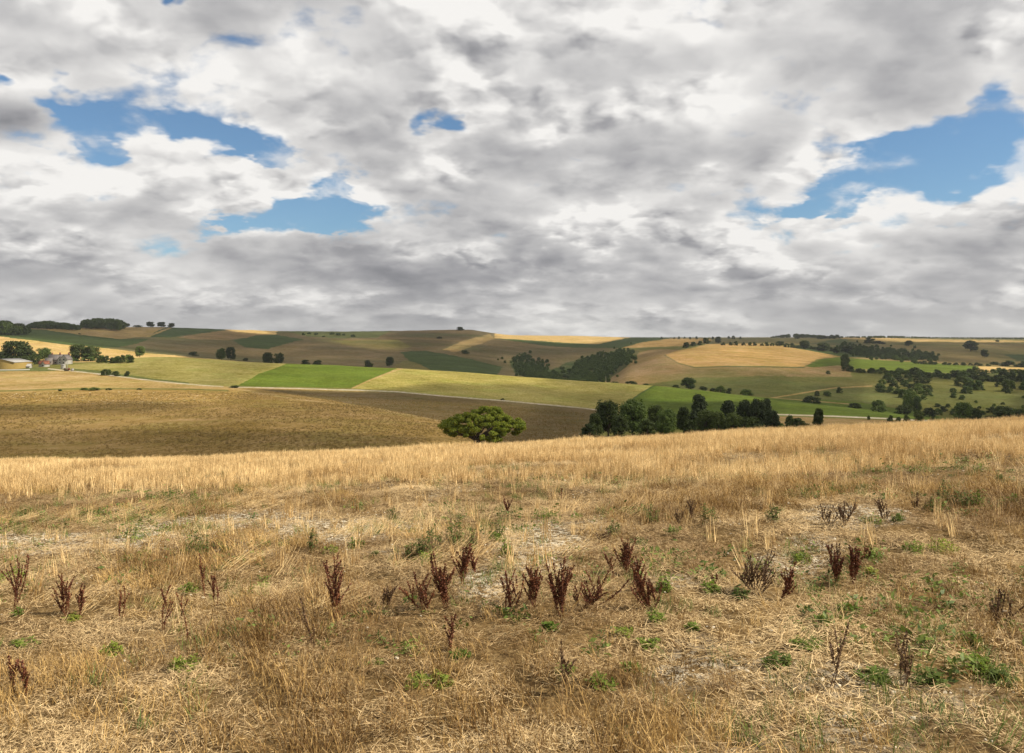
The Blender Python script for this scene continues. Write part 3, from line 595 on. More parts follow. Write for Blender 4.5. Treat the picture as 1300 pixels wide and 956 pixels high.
for px, top, wpx, kind, Y, mt, lab in BELT:
    at(kind, px, None, top, wpx, 'conifer_tree' if kind == 'conif' else 'bush' if kind == 'bush' else 'broadleaf_tree', lab, 'bush' if kind == 'bush' else 'tree', Y=Y, mat=mt, group='tree belt in the valley bottom')

# scattered trees and bushes: kind, bearing, foot, top, width, nearest distance or fixed distance, material, label
T = [('bush', 135, 476.5, 468, 15, 60, None, 'dark bush beside the chalk track, largest of three left of the pale field'), ('bush', 147, 477.5, 470.5, 13, 60, None, 'low dark bush, middle one of three by the chalk track'), ('bush', 162, 477.5, 470.5, 9, 60, None, 'small round bush standing alone right of two others by the chalk track'),
 ('bush', 298, 492.5, 489, 14, 60, None, 'low dark scrub clump on the track below the bright green field'), ('bush', 107, 495.5, 492, 12, 60, 'leafb', 'green scrub on the dry bank in the brown field, left of the longer one'), ('bush', 120, 495.8, 491.5, 16, 60, 'leafb', 'longest green scrub clump on the dry bank in the brown field'), ('bush', 138, 495.3, 492.5, 9, 60, None, 'small dark scrub at the right end of the green clumps on the bank'),
 ('bush', 76, 496.5, 494, 7, 60, None, 'tiny scrub tuft on the bank, below the farm'), ('bush', 177, 495, 492.5, 7, 60, None, 'tiny brown-green scrub tuft on the bank below the pale field'),
 ('broad', 177.5, 453.5, 439, 15, 760, 'leafb', 'single round hedgerow tree at the right end of the farm hedge'), ('broad', 20, 462, 432, 42, 700, None, 'large dark tree mass behind the yellow barn'), ('broad', 5, 458, 445, 16, 760, None, 'dark tree peeping over the roof of the yellow barn'), ('broad', 37, 462, 444, 26, 705, None, 'dark tree between the large one and the cottages'), ('broad', 30, 463, 452, 20, 690, None, 'low dark tree in front of the large tree by the barn'),
 ('broad', 55, 458, 441.5, 22, 745, 'leafb', 'green tree left of the slate-roofed farmhouse'), ('bush', 48, 462.5, 455, 9, 690, None, 'dark bush left of the red-roofed cottage'), ('bush', 66, 462.5, 456.5, 16, 690, 'leafb', 'green garden bush right of the red-roofed cottage'), ('bush', 88, 459, 453, 16, 705, 'leafl', 'light green shrub in front of the farmhouse gable'), ('bush', 96, 459, 454.5, 10, 705, 'leafb', 'green shrub right of the light green one by the farmhouse'),
 ('broad', 99, 458, 436.5, 26, 760, None, 'dark tree right of the farmhouse, taller of two'), ('broad', 116, 458, 439, 26, 765, None, 'dark tree with a pale green side, right of the taller one by the farmhouse'), ('bush', 112, 458.5, 448, 20, 735, 'leafb', 'grey-green bush at the foot of the two farm trees'),
 ('broad', 8, 424, 407, 20, 1250, None, 'dark tree at the far left on the skyline'), ('broad', 24, 425, 410, 18, 1250, None, 'lower dark tree on the skyline, second from the far left'),
 ('broad', 162, 415, 410.5, 7, 1900, None, 'small round tree on the skyline left of three larger ones'), ('broad', 191, 415.5, 408.3, 12, 1900, None, 'left one of three round skyline trees'), ('broad', 205, 415.5, 408.5, 13, 1900, None, 'middle one of three round skyline trees'), ('broad', 217.5, 416, 410, 10, 1900, None, 'right one of three round skyline trees'), ('bush', 175, 415.5, 412.5, 14, 1900, None, 'low skyline hedge left of the three round trees'),
 ('broad', 281, 457, 442, 16, 850, 'leafb', 'grey-green tree behind the pale field, left of two'), ('broad', 293, 457.5, 440, 15, 850, None, 'darker tree behind the pale field, right of two'), ('bush', 312, 458, 454, 8, 850, None, 'tiny bush behind the right edge of the pale field'),
 ('broad', 340, 463, 447, 18, 850, None, 'dark tree behind the bright green field, leftmost of its clump'), ('broad', 354, 463, 448, 16, 850, None, 'dark tree behind the bright green field, right of the leftmost'), ('bush', 388, 464, 456, 14, 850, None, 'dark flat bush behind the bright green field, left of its twin'), ('bush', 403, 464.5, 456.5, 14, 850, None, 'dark flat bush behind the bright green field, right of its twin'),
 ('bush', 468, 466, 456.5, 14, 850, None, 'dark bush above the right corner of the bright green field'), ('broad', 494.5, 465.5, 452.5, 13, 870, None, 'small dark tree in the hollow left of the deep green valley field'), ('bush', 245, 451.5, 446, 14, 1200, None, 'small dark tree in the fold of the brown hill'),
 ('bush', 584, 419.5, 414.5, 12, 3300, None, 'small dark clump standing alone on the middle skyline'), ('bush', 558, 430, 427, 8, 2000, None, 'small dark scrub patch on the brown far hill'), ('bush', 590, 449, 444, 15, 1200, None, 'dark scrub in the gully below the tan spur'), ('bush', 101, 424.5, 423, 4, 1500, None, 'tiny lone bush on the far left hillside'),
 ('bush', 638, 508, 505.5, 6, 60, None, 'small dark bush on the verge of the chalk track above the lone tree'),
 ('bush', 742, 486, 480.5, 13, 800, 'leafl', 'bright lime-green tree top showing over the yellow field'), ('bush', 780, 489, 484, 14, 800, None, 'dark bush tops behind the yellow field, left of the larger pair'), ('bush', 801, 490, 483, 18, 800, None, 'larger dark bush behind the yellow field'), ('bush', 820, 491, 486.5, 12, 800, 'leafb', 'green bush at the corner where the yellow field meets the lower green one'),
 ('broad', 874, 495, 479, 22, 790, 'leafb', 'rounded grey-green tree behind the top edge of the lower green field'), ('bush', 858, 494, 488, 12, 790, None, 'dark bush left of the rounded grey-green tree'), ('bush', 893, 497, 490, 14, 790, None, 'dark bush right of the rounded grey-green tree'), ('bush', 915, 499, 489, 16, 790, 'leafl', 'light green bush above the lower green field'), ('bush', 905, 498, 492, 10, 790, None, 'small dark bush left of the light green bush'), ('bush', 926, 500, 492, 10, 790, None, 'small dark bush right of the light green bush'), ('bush', 946, 502, 493.5, 22, 790, 'leafl', 'flat light green bush, last along the top edge of the lower green field'),
 ('bush', 1030, 511.5, 502, 26, 700, None, 'dark spreading bush at the top of the lower green field'), ('bush', 1037, 503, 495.5, 7, 790, None, 'small dark bush under the pale hillside path'), ('bush', 1066, 499, 491, 10, 790, None, 'round dark bush standing just below the pale hillside path'), ('bush', 1050, 503, 496, 12, 790, 'leafb', 'olive scrub between the two dark bushes below the path'), ('bush', 1085, 518, 511, 18, 680, None, 'low dark bush right of the spreading one along the green field'), ('bush', 1115, 523, 506, 20, 620, 'leafb', 'round green tree at the edge of the lower green field'),
 ('bush', 1015, 544, 530, 26, 300, None, 'dark bush on the tan bank below the road, left of the tall one'), ('broad', 1039, 545, 518, 16, 300, None, 'tall narrow dark tree on the tan bank below the road'), ('bush', 1002, 544, 526, 16, 300, None, 'low dark bush nearest the tree belt on the tan bank'),
 ('bush', 1103, 533, 527, 5, 350, None, 'tiny dark bush, first along the road hedge'), ('bush', 1130, 535, 526.5, 9, 350, None, 'small round bush by the road, left of two close ones'), ('bush', 1141, 535, 529, 8, 350, None, 'smallest of the round bushes by the road'), ('bush', 1151, 536, 525.5, 9, 350, None, 'round bush by the road left of the bigger one'), ('broad', 1166, 537, 521, 14, 350, None, 'largest dark bush standing by the road'), ('bush', 1184, 537, 529, 10, 350, None, 'last dark bush along the road'),
 ('broad', 1152, 524, 500, 15, 600, 'leafl', 'tall light green tree at the foot of the scrub slope'), ('broad', 1164, 525, 504, 13, 600, 'leafb', 'green tree right of the tall light one at the foot of the scrub slope'), ('bush', 1148, 526, 513, 24, 600, None, 'dark bush under the tall light green tree'), ('bush', 1180, 529, 517, 20, 600, None, 'dark rounded bush right of the foot of the scrub slope'),
 ('broad', 1222, 537, 510, 26, 600, 'leafb', 'large round tree behind the brow on the right'), ('broad', 1238, 537, 518, 18, 600, None, 'dark tree leaning against the large round one behind the brow'), ('broad', 1273, 536, 515, 26, 600, None, 'wide dark tree behind the brow, near the right edge'), ('bush', 1257, 535, 527, 22, 600, None, 'low dark bush between the two large trees behind the brow'), ('broad', 1298, 534, 519, 20, 600, None, 'dark tree behind the brow, cut by the right edge'),
 ('broad', 1232, 446, 432, 20, 1500, None, 'large dark round tree standing alone in the far right pasture'), ('broad', 1250, 454, 443.5, 11, 1400, None, 'smaller dark tree below the large lone one in the far pasture'), ('broad', 1153.5, 439.5, 432, 12, 1800, None, 'small dark dome-shaped tree in the far pasture'), ('broad', 1150, 454.5, 447, 13, 1400, None, 'dark tree above the bright green field'), ('bush', 1104, 436, 427.5, 16, 2000, None, 'dark pointed clump of trees on the far ridge'), ('bush', 1116, 436.5, 432.5, 16, 2000, None, 'lower dark clump right of the pointed one on the far ridge'), ('bush', 1266, 434, 431, 5, 2000, None, 'tiny dark tree on the far pale strip'), ('bush', 1113, 441, 437, 6, 1800, None, 'tiny dark tree below the pointed clump'),
 ('bush', 1280, 465, 457, 20, 1300, None, 'dark tree clump above the golden strip, left of the edge one'), ('bush', 1298, 466, 458, 20, 1300, None, 'dark tree clump above the golden strip at the right edge'), ('bush', 1262, 463, 459, 14, 1300, None, 'low dark trees left of the clump above the golden strip'),
 ('broad', 1073, 467, 449, 13, 1000, None, 'upright dark tree at the corner between the golden hill and the bright green field'), ('bush', 1075, 471, 461, 14, 950, None, 'dark bush at the foot of the upright corner tree'), ('bush', 1051, 475, 470, 7, 950, None, 'small dark bush below the little green field corner'),
 ('broad', 896.5, 438.5, 428.5, 11, 1900, None, 'round dark tree above the golden hill, left of the pair'), ('broad', 911.5, 436, 427, 10, 1900, None, 'round dark tree above the golden hill, right of the pair'), ('bush', 872, 443.5, 434, 12, 1700, None, 'dark tree lowest on the hedge climbing the golden hill'), ('bush', 881, 441, 433.5, 11, 1750, None, 'dark tree midway up the hedge climbing the golden hill'), ('bush', 889, 439.5, 432, 9, 1800, None, 'dark tree highest on the hedge climbing the golden hill'),
 ('broad', 990, 440, 433, 14, 1800, None, 'dark tree beyond the golden hill, leftmost of the large ones'), ('broad', 1022, 443, 432, 16, 1750, None, 'dark round tree beyond the golden hill, second of the large ones'), ('broad', 1045, 446, 435, 22, 1700, None, 'widest dark tree beyond the right shoulder of the golden hill'), ('broad', 1062, 449, 440, 12, 1650, None, 'dark tree beside the widest one beyond the golden hill'), ('broad', 1076, 448, 439, 16, 1650, None, 'dark tree at the right of the row beyond the golden hill')]
for kind, px, base, top, wpx, ymin, mt, lab in T:
    big = kind == 'broad' and not any(q in lab for q in ('clump', 'bush'))
    at(kind, px, base, top, wpx, 'tree' if big else 'bush', lab, 'tree' if big else 'bush', ymin=ymin, mat=mt)

# hedges and small repeats
def poisson(poly, n, dmin, rg):
    p = np.array(poly); lo, hi = p.min(0), p.max(0); out = []
    for _ in range(7000):
        q = rg.uniform(lo, hi)
        if inpoly(q[0], q[1], poly) and all(((q[0] - a)**2 + (2 * (q[1] - b))**2) > dmin**2 for a, b in out): out.append(tuple(q))
        if len(out) >= n: break
    return out
rg = np.random.default_rng(11)
ORD = 'first second third fourth fifth sixth seventh eighth ninth tenth eleventh twelfth thirteenth fourteenth fifteenth sixteenth seventeenth eighteenth nineteenth twentieth twenty-first twenty-second twenty-third twenty-fourth twenty-fifth twenty-sixth twenty-seventh twenty-eighth twenty-ninth thirtieth'.split()
def scrub(pts, w0, w1, asp, lab, grp, ymin, mats=(None, None, 'leafb'), down=False):
    pts = sorted(pts, key=lambda p: p[1] if down else p[0])
    for i, (px, base) in enumerate(pts):
        w_ = rg.uniform(w0, w1); at('bush', px, base, base - w_ * asp * rg.uniform(.8, 1.2), w_, 'bush', lab + (', %s counting downhill' if down else ', %s from its left end') % ORD[i], 'bush', ymin=ymin, mat=mats[rg.integers(len(mats))], group=grp, parts=False)
scrub(poisson([(1128, 480), (1140, 474), (1172, 474), (1180, 492), (1176, 512), (1150, 508), (1128, 500), (1108, 496), (1112, 489)], 30, 9, rg), 10, 17, .6, 'thorn bush in the dense tongue of scrub', 'thorn bushes in the tongue of scrub', 790, (None, 'leafb', 'leafb', 'leafl'), True)
scrub([(x + rg.uniform(-2, 2), 471.5 + (x - 1085) * .035 + rg.uniform(0, 2.0)) for x in range(1078, 1180, 6)], 7, 12, .6, 'small dark bush in the hedge below the bright green field', 'bushes of the hedge under the green field', 900)
scrub([(x + rg.uniform(-2, 2), 477.5 + (x - 1180) * .05 + rg.uniform(-1, 4)) for x in range(1180, 1262, 6)], 9, 15, .65, 'dark bush in the broken scrub line under the green field', 'bushes of the broken scrub line', 850)
scrub(poisson([(1212, 484), (1235, 480), (1248, 486), (1240, 499), (1222, 500)], 7, 9, rg), 14, 20, .7, 'dark bush in the tight round clump of scrub', 'bushes of the round clump', 790)
scrub(poisson([(1262, 482), (1310, 480), (1310, 499), (1275, 499)], 9, 9, rg), 14, 20, .8, 'dark bush in the scrub clump by the right edge', 'bushes of the right edge clump', 790)
scrub([(x + rg.uniform(-2, 2), 438.3 + (x - 917) * .014) for x in range(918, 985, 8)], 5, 8, .7, 'tiny bush in the hedge topping the golden hill', 'bushes along the top of the golden hill', 1500, (None,))
scrub([(x + rg.uniform(-2, 2), 441 + (x - 1000) * .085) for x in range(1000, 1062, 6)], 6, 10, .6, 'small bush in the hedge beyond the golden hill shoulder', 'bushes along the shoulder of the golden hill', 1500, (None,))
scrub([(x + rg.uniform(-3, 3), 462.5 + (x - 1180) * .03) for x in range(1166, 1262, 8)], 5, 10, .5, 'low bush in the hedge above the bright green field', 'bushes of the hedge above the green field', 1200, (None,))
scrub([(x + rg.uniform(-2, 2), 460.2 + rg.uniform(-.3, .6)) for x in range(126, 170, 5)], 9, 13, .85, 'bush of the clipped farm hedge', 'bushes of the farm hedge', 690, (None, 'leafb'))
scrub([(x, 430.5 + rg.uniform(-.6, .3)) for x in (840, 856, 862, 869, 876, 884, 905, 925, 931, 940)], 3, 5, .9, 'tiny dark tree in the skyline row before the woods', 'tiny skyline trees', 2600, (None,))
scrub([(x + rg.uniform(-3, 3), 425 + rg.uniform(-1, 3)) for x in range(385, 452, 9)], 4, 8, .5, 'small bush in the row on the pale green hilltop', 'bushes on the far hilltop', 1500, ('leafb',))
scrub([(1013, 430), (1047, 430), (1056, 430), (1062, 429.5), (1040, 430.5)], 7, 10, .5, 'small tree clump before the long skyline wood', 'clumps before the skyline wood', 2200, (None,))

scrub(poisson([(1185, 498), (1300, 496), (1300, 520), (1190, 524)], 14, 12, rg), 5, 10, .65, 'small scattered thorn bush on the open olive slope', 'scattered bushes on the olive slope', 790, (None, 'leafb'), True)
scrub([(x + rg.uniform(-4, 4), 524 + (x - 1190) * .03 + rg.uniform(-2, 3)) for x in range(1192, 1300, 9)], 9, 16, .6, 'bush of the hedge along the foot of the right-hand slope', 'bushes of the hedge at the slope foot', 560, (None, 'leafb'))
scrub([(x + rg.uniform(-2, 2), 468.5 + (x - 1150) * .01 + rg.uniform(3, 6)) for x in range(1240, 1305, 7)], 8, 13, .6, 'dark bush in the hedge under the golden strip', 'bushes of the hedge under the golden strip', 900, (None, 'leafb'))

# ------------------------------------------------------------------ scatter by instancing, for what nobody could count
def tcoll(name, meshes):
    c = bpy.data.collections.new(name)
    for i, me in enumerate(meshes): c.objects.link(bpy.data.objects.new('%s_%02d' % (name, i), me))
    return c
def scatter(name, pos, rot, scl, tone, coll, ntype, label, cat):
    n = len(pos); me = bpy.data.meshes.new(name); me.vertices.add(n); me.vertices.foreach_set('co', np.asarray(pos, np.float32).ravel())
    fattr(me, 'rot', np.asarray(rot, np.float32), 'FLOAT_VECTOR'); fattr(me, 'scl', np.asarray(scl, np.float32), 'FLOAT_VECTOR')
    fattr(me, 'tone', np.asarray(tone, np.float32)); fattr(me, 'pick', rng.integers(0, ntype, n).astype(np.int32), 'INT')
    o = obj(name, me); tag(o, label, cat, kind='stuff')
    g = bpy.data.node_groups.new(name, 'GeometryNodeTree'); g.interface.new_socket('Geometry', in_out='INPUT', socket_type='NodeSocketGeometry'); g.interface.new_socket('Geometry', in_out='OUTPUT', socket_type='NodeSocketGeometry')
    i = g.nodes.new('NodeGroupInput'); q = g.nodes.new('NodeGroupOutput'); ip = g.nodes.new('GeometryNodeInstanceOnPoints'); ci = g.nodes.new('GeometryNodeCollectionInfo')
    ci.inputs['Collection'].default_value = coll; ci.inputs['Separate Children'].default_value = True; ci.inputs['Reset Children'].default_value = True
    def at_(nm, typ):
        a = g.nodes.new('GeometryNodeInputNamedAttribute'); a.data_type = typ; a.inputs[0].default_value = nm; return [s_ for s_ in a.outputs if s_.enabled][0]
    ip.inputs['Pick Instance'].default_value = True
    for a, b in ((i.outputs[0], ip.inputs['Points']), (ci.outputs[0], ip.inputs['Instance']), (at_('pick', 'INT'), ip.inputs['Instance Index']), (at_('rot', 'FLOAT_VECTOR'), ip.inputs['Rotation']), (at_('scl', 'FLOAT_VECTOR'), ip.inputs['Scale']), (ip.outputs[0], q.inputs[0])): g.links.new(a, b)
    m = o.modifiers.new('scatter', 'NODES'); m.node_group = g; return o
def blades(n, spread, h0, h1, width, lean, curl, seed, flat=0., rise=0., segs=3, wind=0.):
    """a tuft of thin curved blades; flat=1 lays them on the ground"""
    rg = np.random.default_rng(seed); V = []; Fq = []
    for i in range(n):
        a = rg.uniform(0, 6.283); r = spread * math.sqrt(rg.uniform()); b = np.array([r * math.cos(a), r * math.sin(a), 0.]); d = rg.uniform(0, 6.283)
        l = rg.uniform(h0, h1); dirh = np.array([math.cos(d), math.sin(d), 0]) ; dirh = dirh + [wind, wind * .2, 0]; dirh /= np.linalg.norm(dirh)
        tilt = flat * 1.5 + (1 - flat) * abs(rg.normal(0, lean)); side = np.cross(dirh, [0, 0, 1]); sd = rg.uniform(-.6, .6); side = side * math.cos(sd) + np.array([0, 0, 1]) * math.sin(sd) * flat + dirh * math.sin(sd) * (1 - flat)
        p = b + [0, 0, rg.uniform(0, rise)]; w0 = width * rg.uniform(.7, 1.3); k0 = len(V) * 1
        for s_ in range(segs + 1):
            f = s_ / segs; ww = w0 * (1 - .75 * f) * .5
            V.append(p - side * ww); V.append(p + side * ww)
            t_ = tilt + curl * f * (1 - flat) * rg.uniform(.6, 1.4) + (rg.normal(0, .12) if flat else 0); p = p + (dirh * math.sin(t_) + np.array([0, 0, math.cos(t_)])) * l / segs
        for s_ in range(segs): q = k0 + 2 * s_; Fq.append((q, q + 1, q + 3, q + 2))
    return np.array(V), np.array(Fq)
def straw_mat(name, c, c2, tr=.14, lo=.6, hi=1.35, rough=.6):
    def b(N, p, o):
        t = N.n('ShaderNodeAttribute', attribute_name='tone', attribute_type='INSTANCER').outputs['Fac']; oi = N.n('ShaderNodeObjectInfo').outputs['Random']; g = P_(N)
        f = N.m('ADD', N.m('MULTIPLY', t, .75), N.m('ADD', N.m('MULTIPLY', oi, .3), N.m('MULTIPLY', N.m('SUBTRACT', N.noise(g, 38., 2), .5), 2.6)), clamp=True)
        cc = N.mix(f, c, c2); L(N, cc, p.inputs['Base Color']); tl = N.n('ShaderNodeBsdfTranslucent', {0: cc})
        L(N, N.n('ShaderNodeMixShader', {0: tr, 1: p.outputs[0], 2: tl.outputs[0]}).outputs[0], o.inputs[0])
    return material(name, b, rough, .3)
M['straw'] = straw_mat('pale_straw', (.36, .20, .058), (.93, .70, .36))
M['litter'] = straw_mat('broken_straw_litter', (.17, .09, .028), (.86, .64, .34))
M['drygrass'] = straw_mat('dry_brown_grass', (.15, .078, .022), (.68, .45, .165))
M['greengr'] = straw_mat('green_grass', (.07, .11, .02), (.17, .22, .04))
M['chalkst'] = plain('chalk_stone', (.68, .61, .48), (.46, .38, .27), 30.)
def tm(name, mt, **kw):
    V, Fq = blades(**kw); return mesh(name, V, Fq, M[mt])
c_stub = tcoll('stubble_tuft', [tm('stubble', 'straw', n=11, spread=.05, h0=.11, h1=.25, width=.0085, lean=.13, curl=.12, seed=s_, segs=1) for s_ in range(6)])
c_long = tcoll('straw_tuft', [tm('straw', 'straw', n=14, spread=.10, h0=.30, h1=.55, width=.0048, lean=.5, curl=1.1, seed=20 + s_, segs=4, wind=1.) for s_ in range(5)])
c_lit = tcoll('straw_litter', [tm('litter', 'litter', n=90, spread=.24, h0=.03, h1=.17, width=.0046, lean=0, curl=0, seed=40 + s_, flat=.93, rise=.035, segs=2) for s_ in range(7)])
c_sweep = tcoll('lodged_straw', [tm('lodged', 'straw', n=34, spread=.16, h0=.22, h1=.5, width=.0040, lean=0, curl=0, seed=60 + s_, flat=.82, rise=.05, segs=4, wind=2.2) for s_ in range(5)])
c_gr = tcoll('dry_grass_tuft', [tm('drygrass', 'drygrass', n=26, spread=.09, h0=.06, h1=.20, width=.0042, lean=.45, curl=.9, seed=80 + s_, segs=3, wind=.3) for s_ in range(8)])
c_gg = tcoll('green_grass_tuft', [tm('greengrass', 'greengr', n=24, spread=.08, h0=.06, h1=.17, width=.0045, lean=.5, curl=.8, seed=90 + s_, segs=3) for s_ in range(4)])
def stone_mesh(s_):
    rg = np.random.default_rng(s_); a = [(x, y, z) for x in (-1, 0, 1) for y in (-1, 0, 1) for z in (-1, 0, 1) if (x, y, z) != (0, 0, 0)]
    import bmesh
    bm = bmesh.new(); [bm.verts.new(unit(np.array(v_, float)) * rg.uniform(.7, 1.1) * [1, .8, .5]) for v_ in a]; bmesh.ops.convex_hull(bm, input=bm.verts)
    me = bpy.data.meshes.new('stone'); bm.to_mesh(me); bm.free(); me.materials.append(M['chalkst']); return me
c_st = tcoll('chalk_stone', [stone_mesh(i) for i in range(5)])

def sample(y0, y1, dens, edge=330):
    """points spread evenly over the visible wedge of the field"""
    half = (650 + edge) / F; n = int(dens * half * (y1**2 - y0**2)); y = np.sqrt(rng.uniform(y0**2, y1**2, n)); x = rng.uniform(-half, half, n) * y
    return x, y
def info(x, y):
    z = Z(x, y); return z, 650 + F * x / y, H0 - F * z / y
def put(name, x, y, coll, nt, smin, smax, tone=None, label=None, cat=None, tilt=.1, dz=0., lay=None, sz=None):
    z = Z(x, y) + dz; n = len(x); s_ = rng.uniform(smin, smax, n) if sz is None else sz
    rot = np.stack([rng.normal(0, tilt, n), rng.normal(0, tilt, n), rng.uniform(0, 6.28, n) if lay is None else lay], 1)
    return scatter(name, np.stack([x, y, z], 1), rot, np.stack([s_, s_, s_ * rng.uniform(.8, 1.2, n)], 1), tone, coll, nt, label, cat)
def band(px, row, pts, wd):
    """1 inside a band that follows the listed rows"""
    c = np.interp(px, [p[0] for p in pts], [p[1] for p in pts]); h = np.interp(px, [p[0] for p in pts], [p[2] for p in pts])
    return np.clip((h - np.abs(row - c)) / wd, 0, 1)

# standing stubble, in drilled rows, densest along the brow
x, y = sample(7, 47, 60); th = .12; u_ = x * math.sin(th) + y * math.cos(th); y = y - (u_ - np.round(u_ / .24) * .24) * .82 ; z, px, row = info(x, y)
cr0 = crest(px); dd = row - cr0
pat = fbm(x, y, .5, 3); streak = fbm(x * .35, y * 1.6, .35, 3)
wgt = np.interp(px, [0, 330, 650, 970, 1300], [47, 42, 48, 62, 60])
p = np.clip((wgt - dd) / 14, 0, 1) * .95 * (pat + streak > -.42) + .04 * (dd > wgt)
k = rng.uniform(size=len(x)) < p; tone_s = np.clip(.68 + pat[k] * .8 + streak[k] * .5, 0, 1)
put('stubble', x[k], y[k], c_stub, 6, .75, 1.25, tone_s, 'pale gold standing stubble in drilled rows along the brow of the field', 'stubble', .12)
# straw bent over and lodged in streaks
x, y = sample(4, 46, 5.5); z, px, row = info(x, y); dd = row - crest(px); pat = fbm(x + 40, y, .45, 3)
p = np.clip(pat * 2.0 + .35, .03, 1) * np.where(dd < 14, .25, np.where(dd < 110, 1., np.where(dd < 200, .35, .15))); k = rng.uniform(size=len(x)) < p
flow = fbm(x, y, .22, 2) * 3.2
put('lodged_straw', x[k], y[k], c_sweep, 5, .6, 1.1, np.clip(.35 + pat[k] * .9, 0, 1), 'long pale straws lodged flat in sweeping streaks among the stubble', 'straw', .1, 0., flow[k])
x, y = sample(4, 44, 3.2); z, px, row = info(x, y); dd = row - crest(px); pat = fbm(x + 90, y, .4, 3)
k = rng.uniform(size=len(x)) < np.clip(pat * 2.2 + .1, 0, 1) * np.where(dd < 16, .05, np.where(dd < 150, .6, .3))
put('bent_straw', x[k], y[k], c_long, 5, .5, 1.0, np.clip(.5 + pat[k], 0, 1), 'taller bent straws leaning over in loose tufts', 'straw', .15, 0., flow[:len(x)][k] if len(flow) >= len(x) else None)
# litter everywhere
x, y = sample(1.8, 46, 48); pat = fbm(x, y, .7, 4); z, px, row = info(x, y); ch = chalkm(px, row, x, y)
k = rng.uniform(size=len(x)) < (1 - .8 * ch) * np.clip(.95 + 1.1 * fbm(x + 31, y, .9, 3), .4, 1)
put('straw_litter', x[k], y[k], c_lit, 7, .45, .95, np.clip(.38 + pat[k] * .9 + ch[k] * .35, 0, 1), 'broken straw and dead stems lying over the chalky soil', 'straw litter', .06)
# dry wispy grass
x, y = sample(1.8, 44, 60); z, px, row = info(x, y); dd = row - crest(px); pat = fbm(x + 7, y + 3, .55, 4); ch = chalkm(px, row, x, y)
p = np.clip(.45 + pat * 2.1, .04, 1) * np.clip((dd - 18) / 40, .12, 1) * (1 - .88 * np.clip(ch * 1.5, 0, 1)); k = rng.uniform(size=len(x)) < p
put('dry_grass', x[k], y[k], c_gr, 8, .55, 1.35, sz=rng.uniform(.5, 1.1, k.sum()) * (1 + 1.2 * np.clip(pat[k], 0, .5)), tone= np.clip(.32 + 1.1 * fbm(x[k], y[k], 1.1, 3), 0, 1), label='dry wispy brown grass covering the near slope', cat='dry grass', tilt=.2)
# rough tussocks on the far side of the dip
M['pasture'] = straw_mat('rough_pasture_grass', (.20, .135, .042), (.37, .255, .085), .3)
c_pa = tcoll('pasture_tussock', [tm('tussock', 'pasture', n=26, spread=.30, h0=.15, h1=.55, width=.030, lean=.5, curl=.8, seed=180 + s_, segs=2, wind=.3) for s_ in range(5)])
x, y = sample(95, 470, .40, 330); z, px, row = info(x, y); k = (px < 742) & (row > np.interp(px, [0, 290, 500, 742], [499, 497, 502, 522])) & (fbm(x, y, 1 / 18., 3) > -.28)
put('pasture_grass', x[k], y[k], c_pa, 5, .5, 1.4, np.clip(.4 + 1.3 * fbm(x[k], y[k], 1 / 40., 3) - .25 * (px[k] > np.interp(row[k], [500, 545], [420, 600])), 0, 1), 'coarse brown tussocky grass on the slope beyond the dip', 'grass', .1)
# green grass, mostly bottom right
x, y = sample(1.8, 30, 26); z, px, row = info(x, y); pat = fbm(x + 70, y + 30, .8, 4)
g_ = np.exp(-((px - 1200) / 230)**2 - ((row - 860) / 90)**2) * 1.1 + .35 * np.exp(-((px - 900) / 300)**2 - ((row - 880) / 60)**2) + .45 * np.exp(-((px - 1200) / 120)**2 - ((row - 620) / 30)**2) + .08
k = rng.uniform(size=len(x)) < np.clip(pat * 2 + g_ * 1.5 - .16, 0, 1) * .8
put('green_grass', x[k], y[k], c_gg, 4, .5, 1.2, rng.uniform(0, 1, k.sum()), 'fresh green grass coming up through the dead straw', 'grass', .2)
# low leafy growth threading the straw
def sprig(s_):
    rg = np.random.default_rng(s_); t = MB(); n = 26; P = rg.normal(0, .045, (n, 3)) * [1, 1, 0] + [0, 0, 0] + np.abs(rg.normal(0, .03, (n, 3))) * [0, 0, 1]; t.leaves(P, rg.normal(0, .5, (n, 3)) + [0, 0, 1], .017, .45, .4, rg); return t.build('sprig', M['sprig'])
M['sprig'] = straw_mat('low_weed_leaves', (.055, .085, .018), (.19, .24, .045), .25)
c_sp = tcoll('weed_sprig', [sprig(i) for i in range(5)])
x, y = sample(1.8, 34, 22); z, px, row = info(x, y); pat = fbm(x + 170, y + 30, .7, 5, .6); dd = row - crest(px)
g2 = .16 + .55 * np.exp(-((px - 1200) / 260)**2 - ((row - 840) / 90)**2) + .3 * np.exp(-((px - 820) / 200)**2 - ((row - 800) / 70)**2) + .25 * np.exp(-((px - 200) / 260)**2 - ((row - 690) / 60)**2) + .3 * np.exp(-((px - 560) / 90)**2 - ((row - 690) / 40)**2) + .3 * np.exp(-((px - 1180) / 160)**2 - ((row - 640) / 40)**2)
k = (rng.uniform(size=len(x)) < np.clip(pat * 2.6 + g2 * 1.6 - .50, 0, 1)) & (dd > 38)
put('low_weeds', x[k], y[k], c_sp, 5, .6, 1.6, rng.uniform(0, 1, k.sum()), 'low leafy green weeds threading through the dead straw', 'low weeds', .3)
# chalk and flint fragments
x, y = sample(1.8, 26, 70); z, px, row = info(x, y); ch = chalkm(px, row, x, y); k = rng.uniform(size=len(x)) < np.clip(ch * 1.2, .02, .8)
put('chalk_stones', x[k], y[k], c_st, 5, 0, 0, rng.uniform(0, 1, k.sum()), 'white chalk and flint fragments strewn on bare soil', 'stones', .3, .004, None, .005 + .012 * rng.uniform(0, 1, k.sum())**3 + .0005 * y[k])

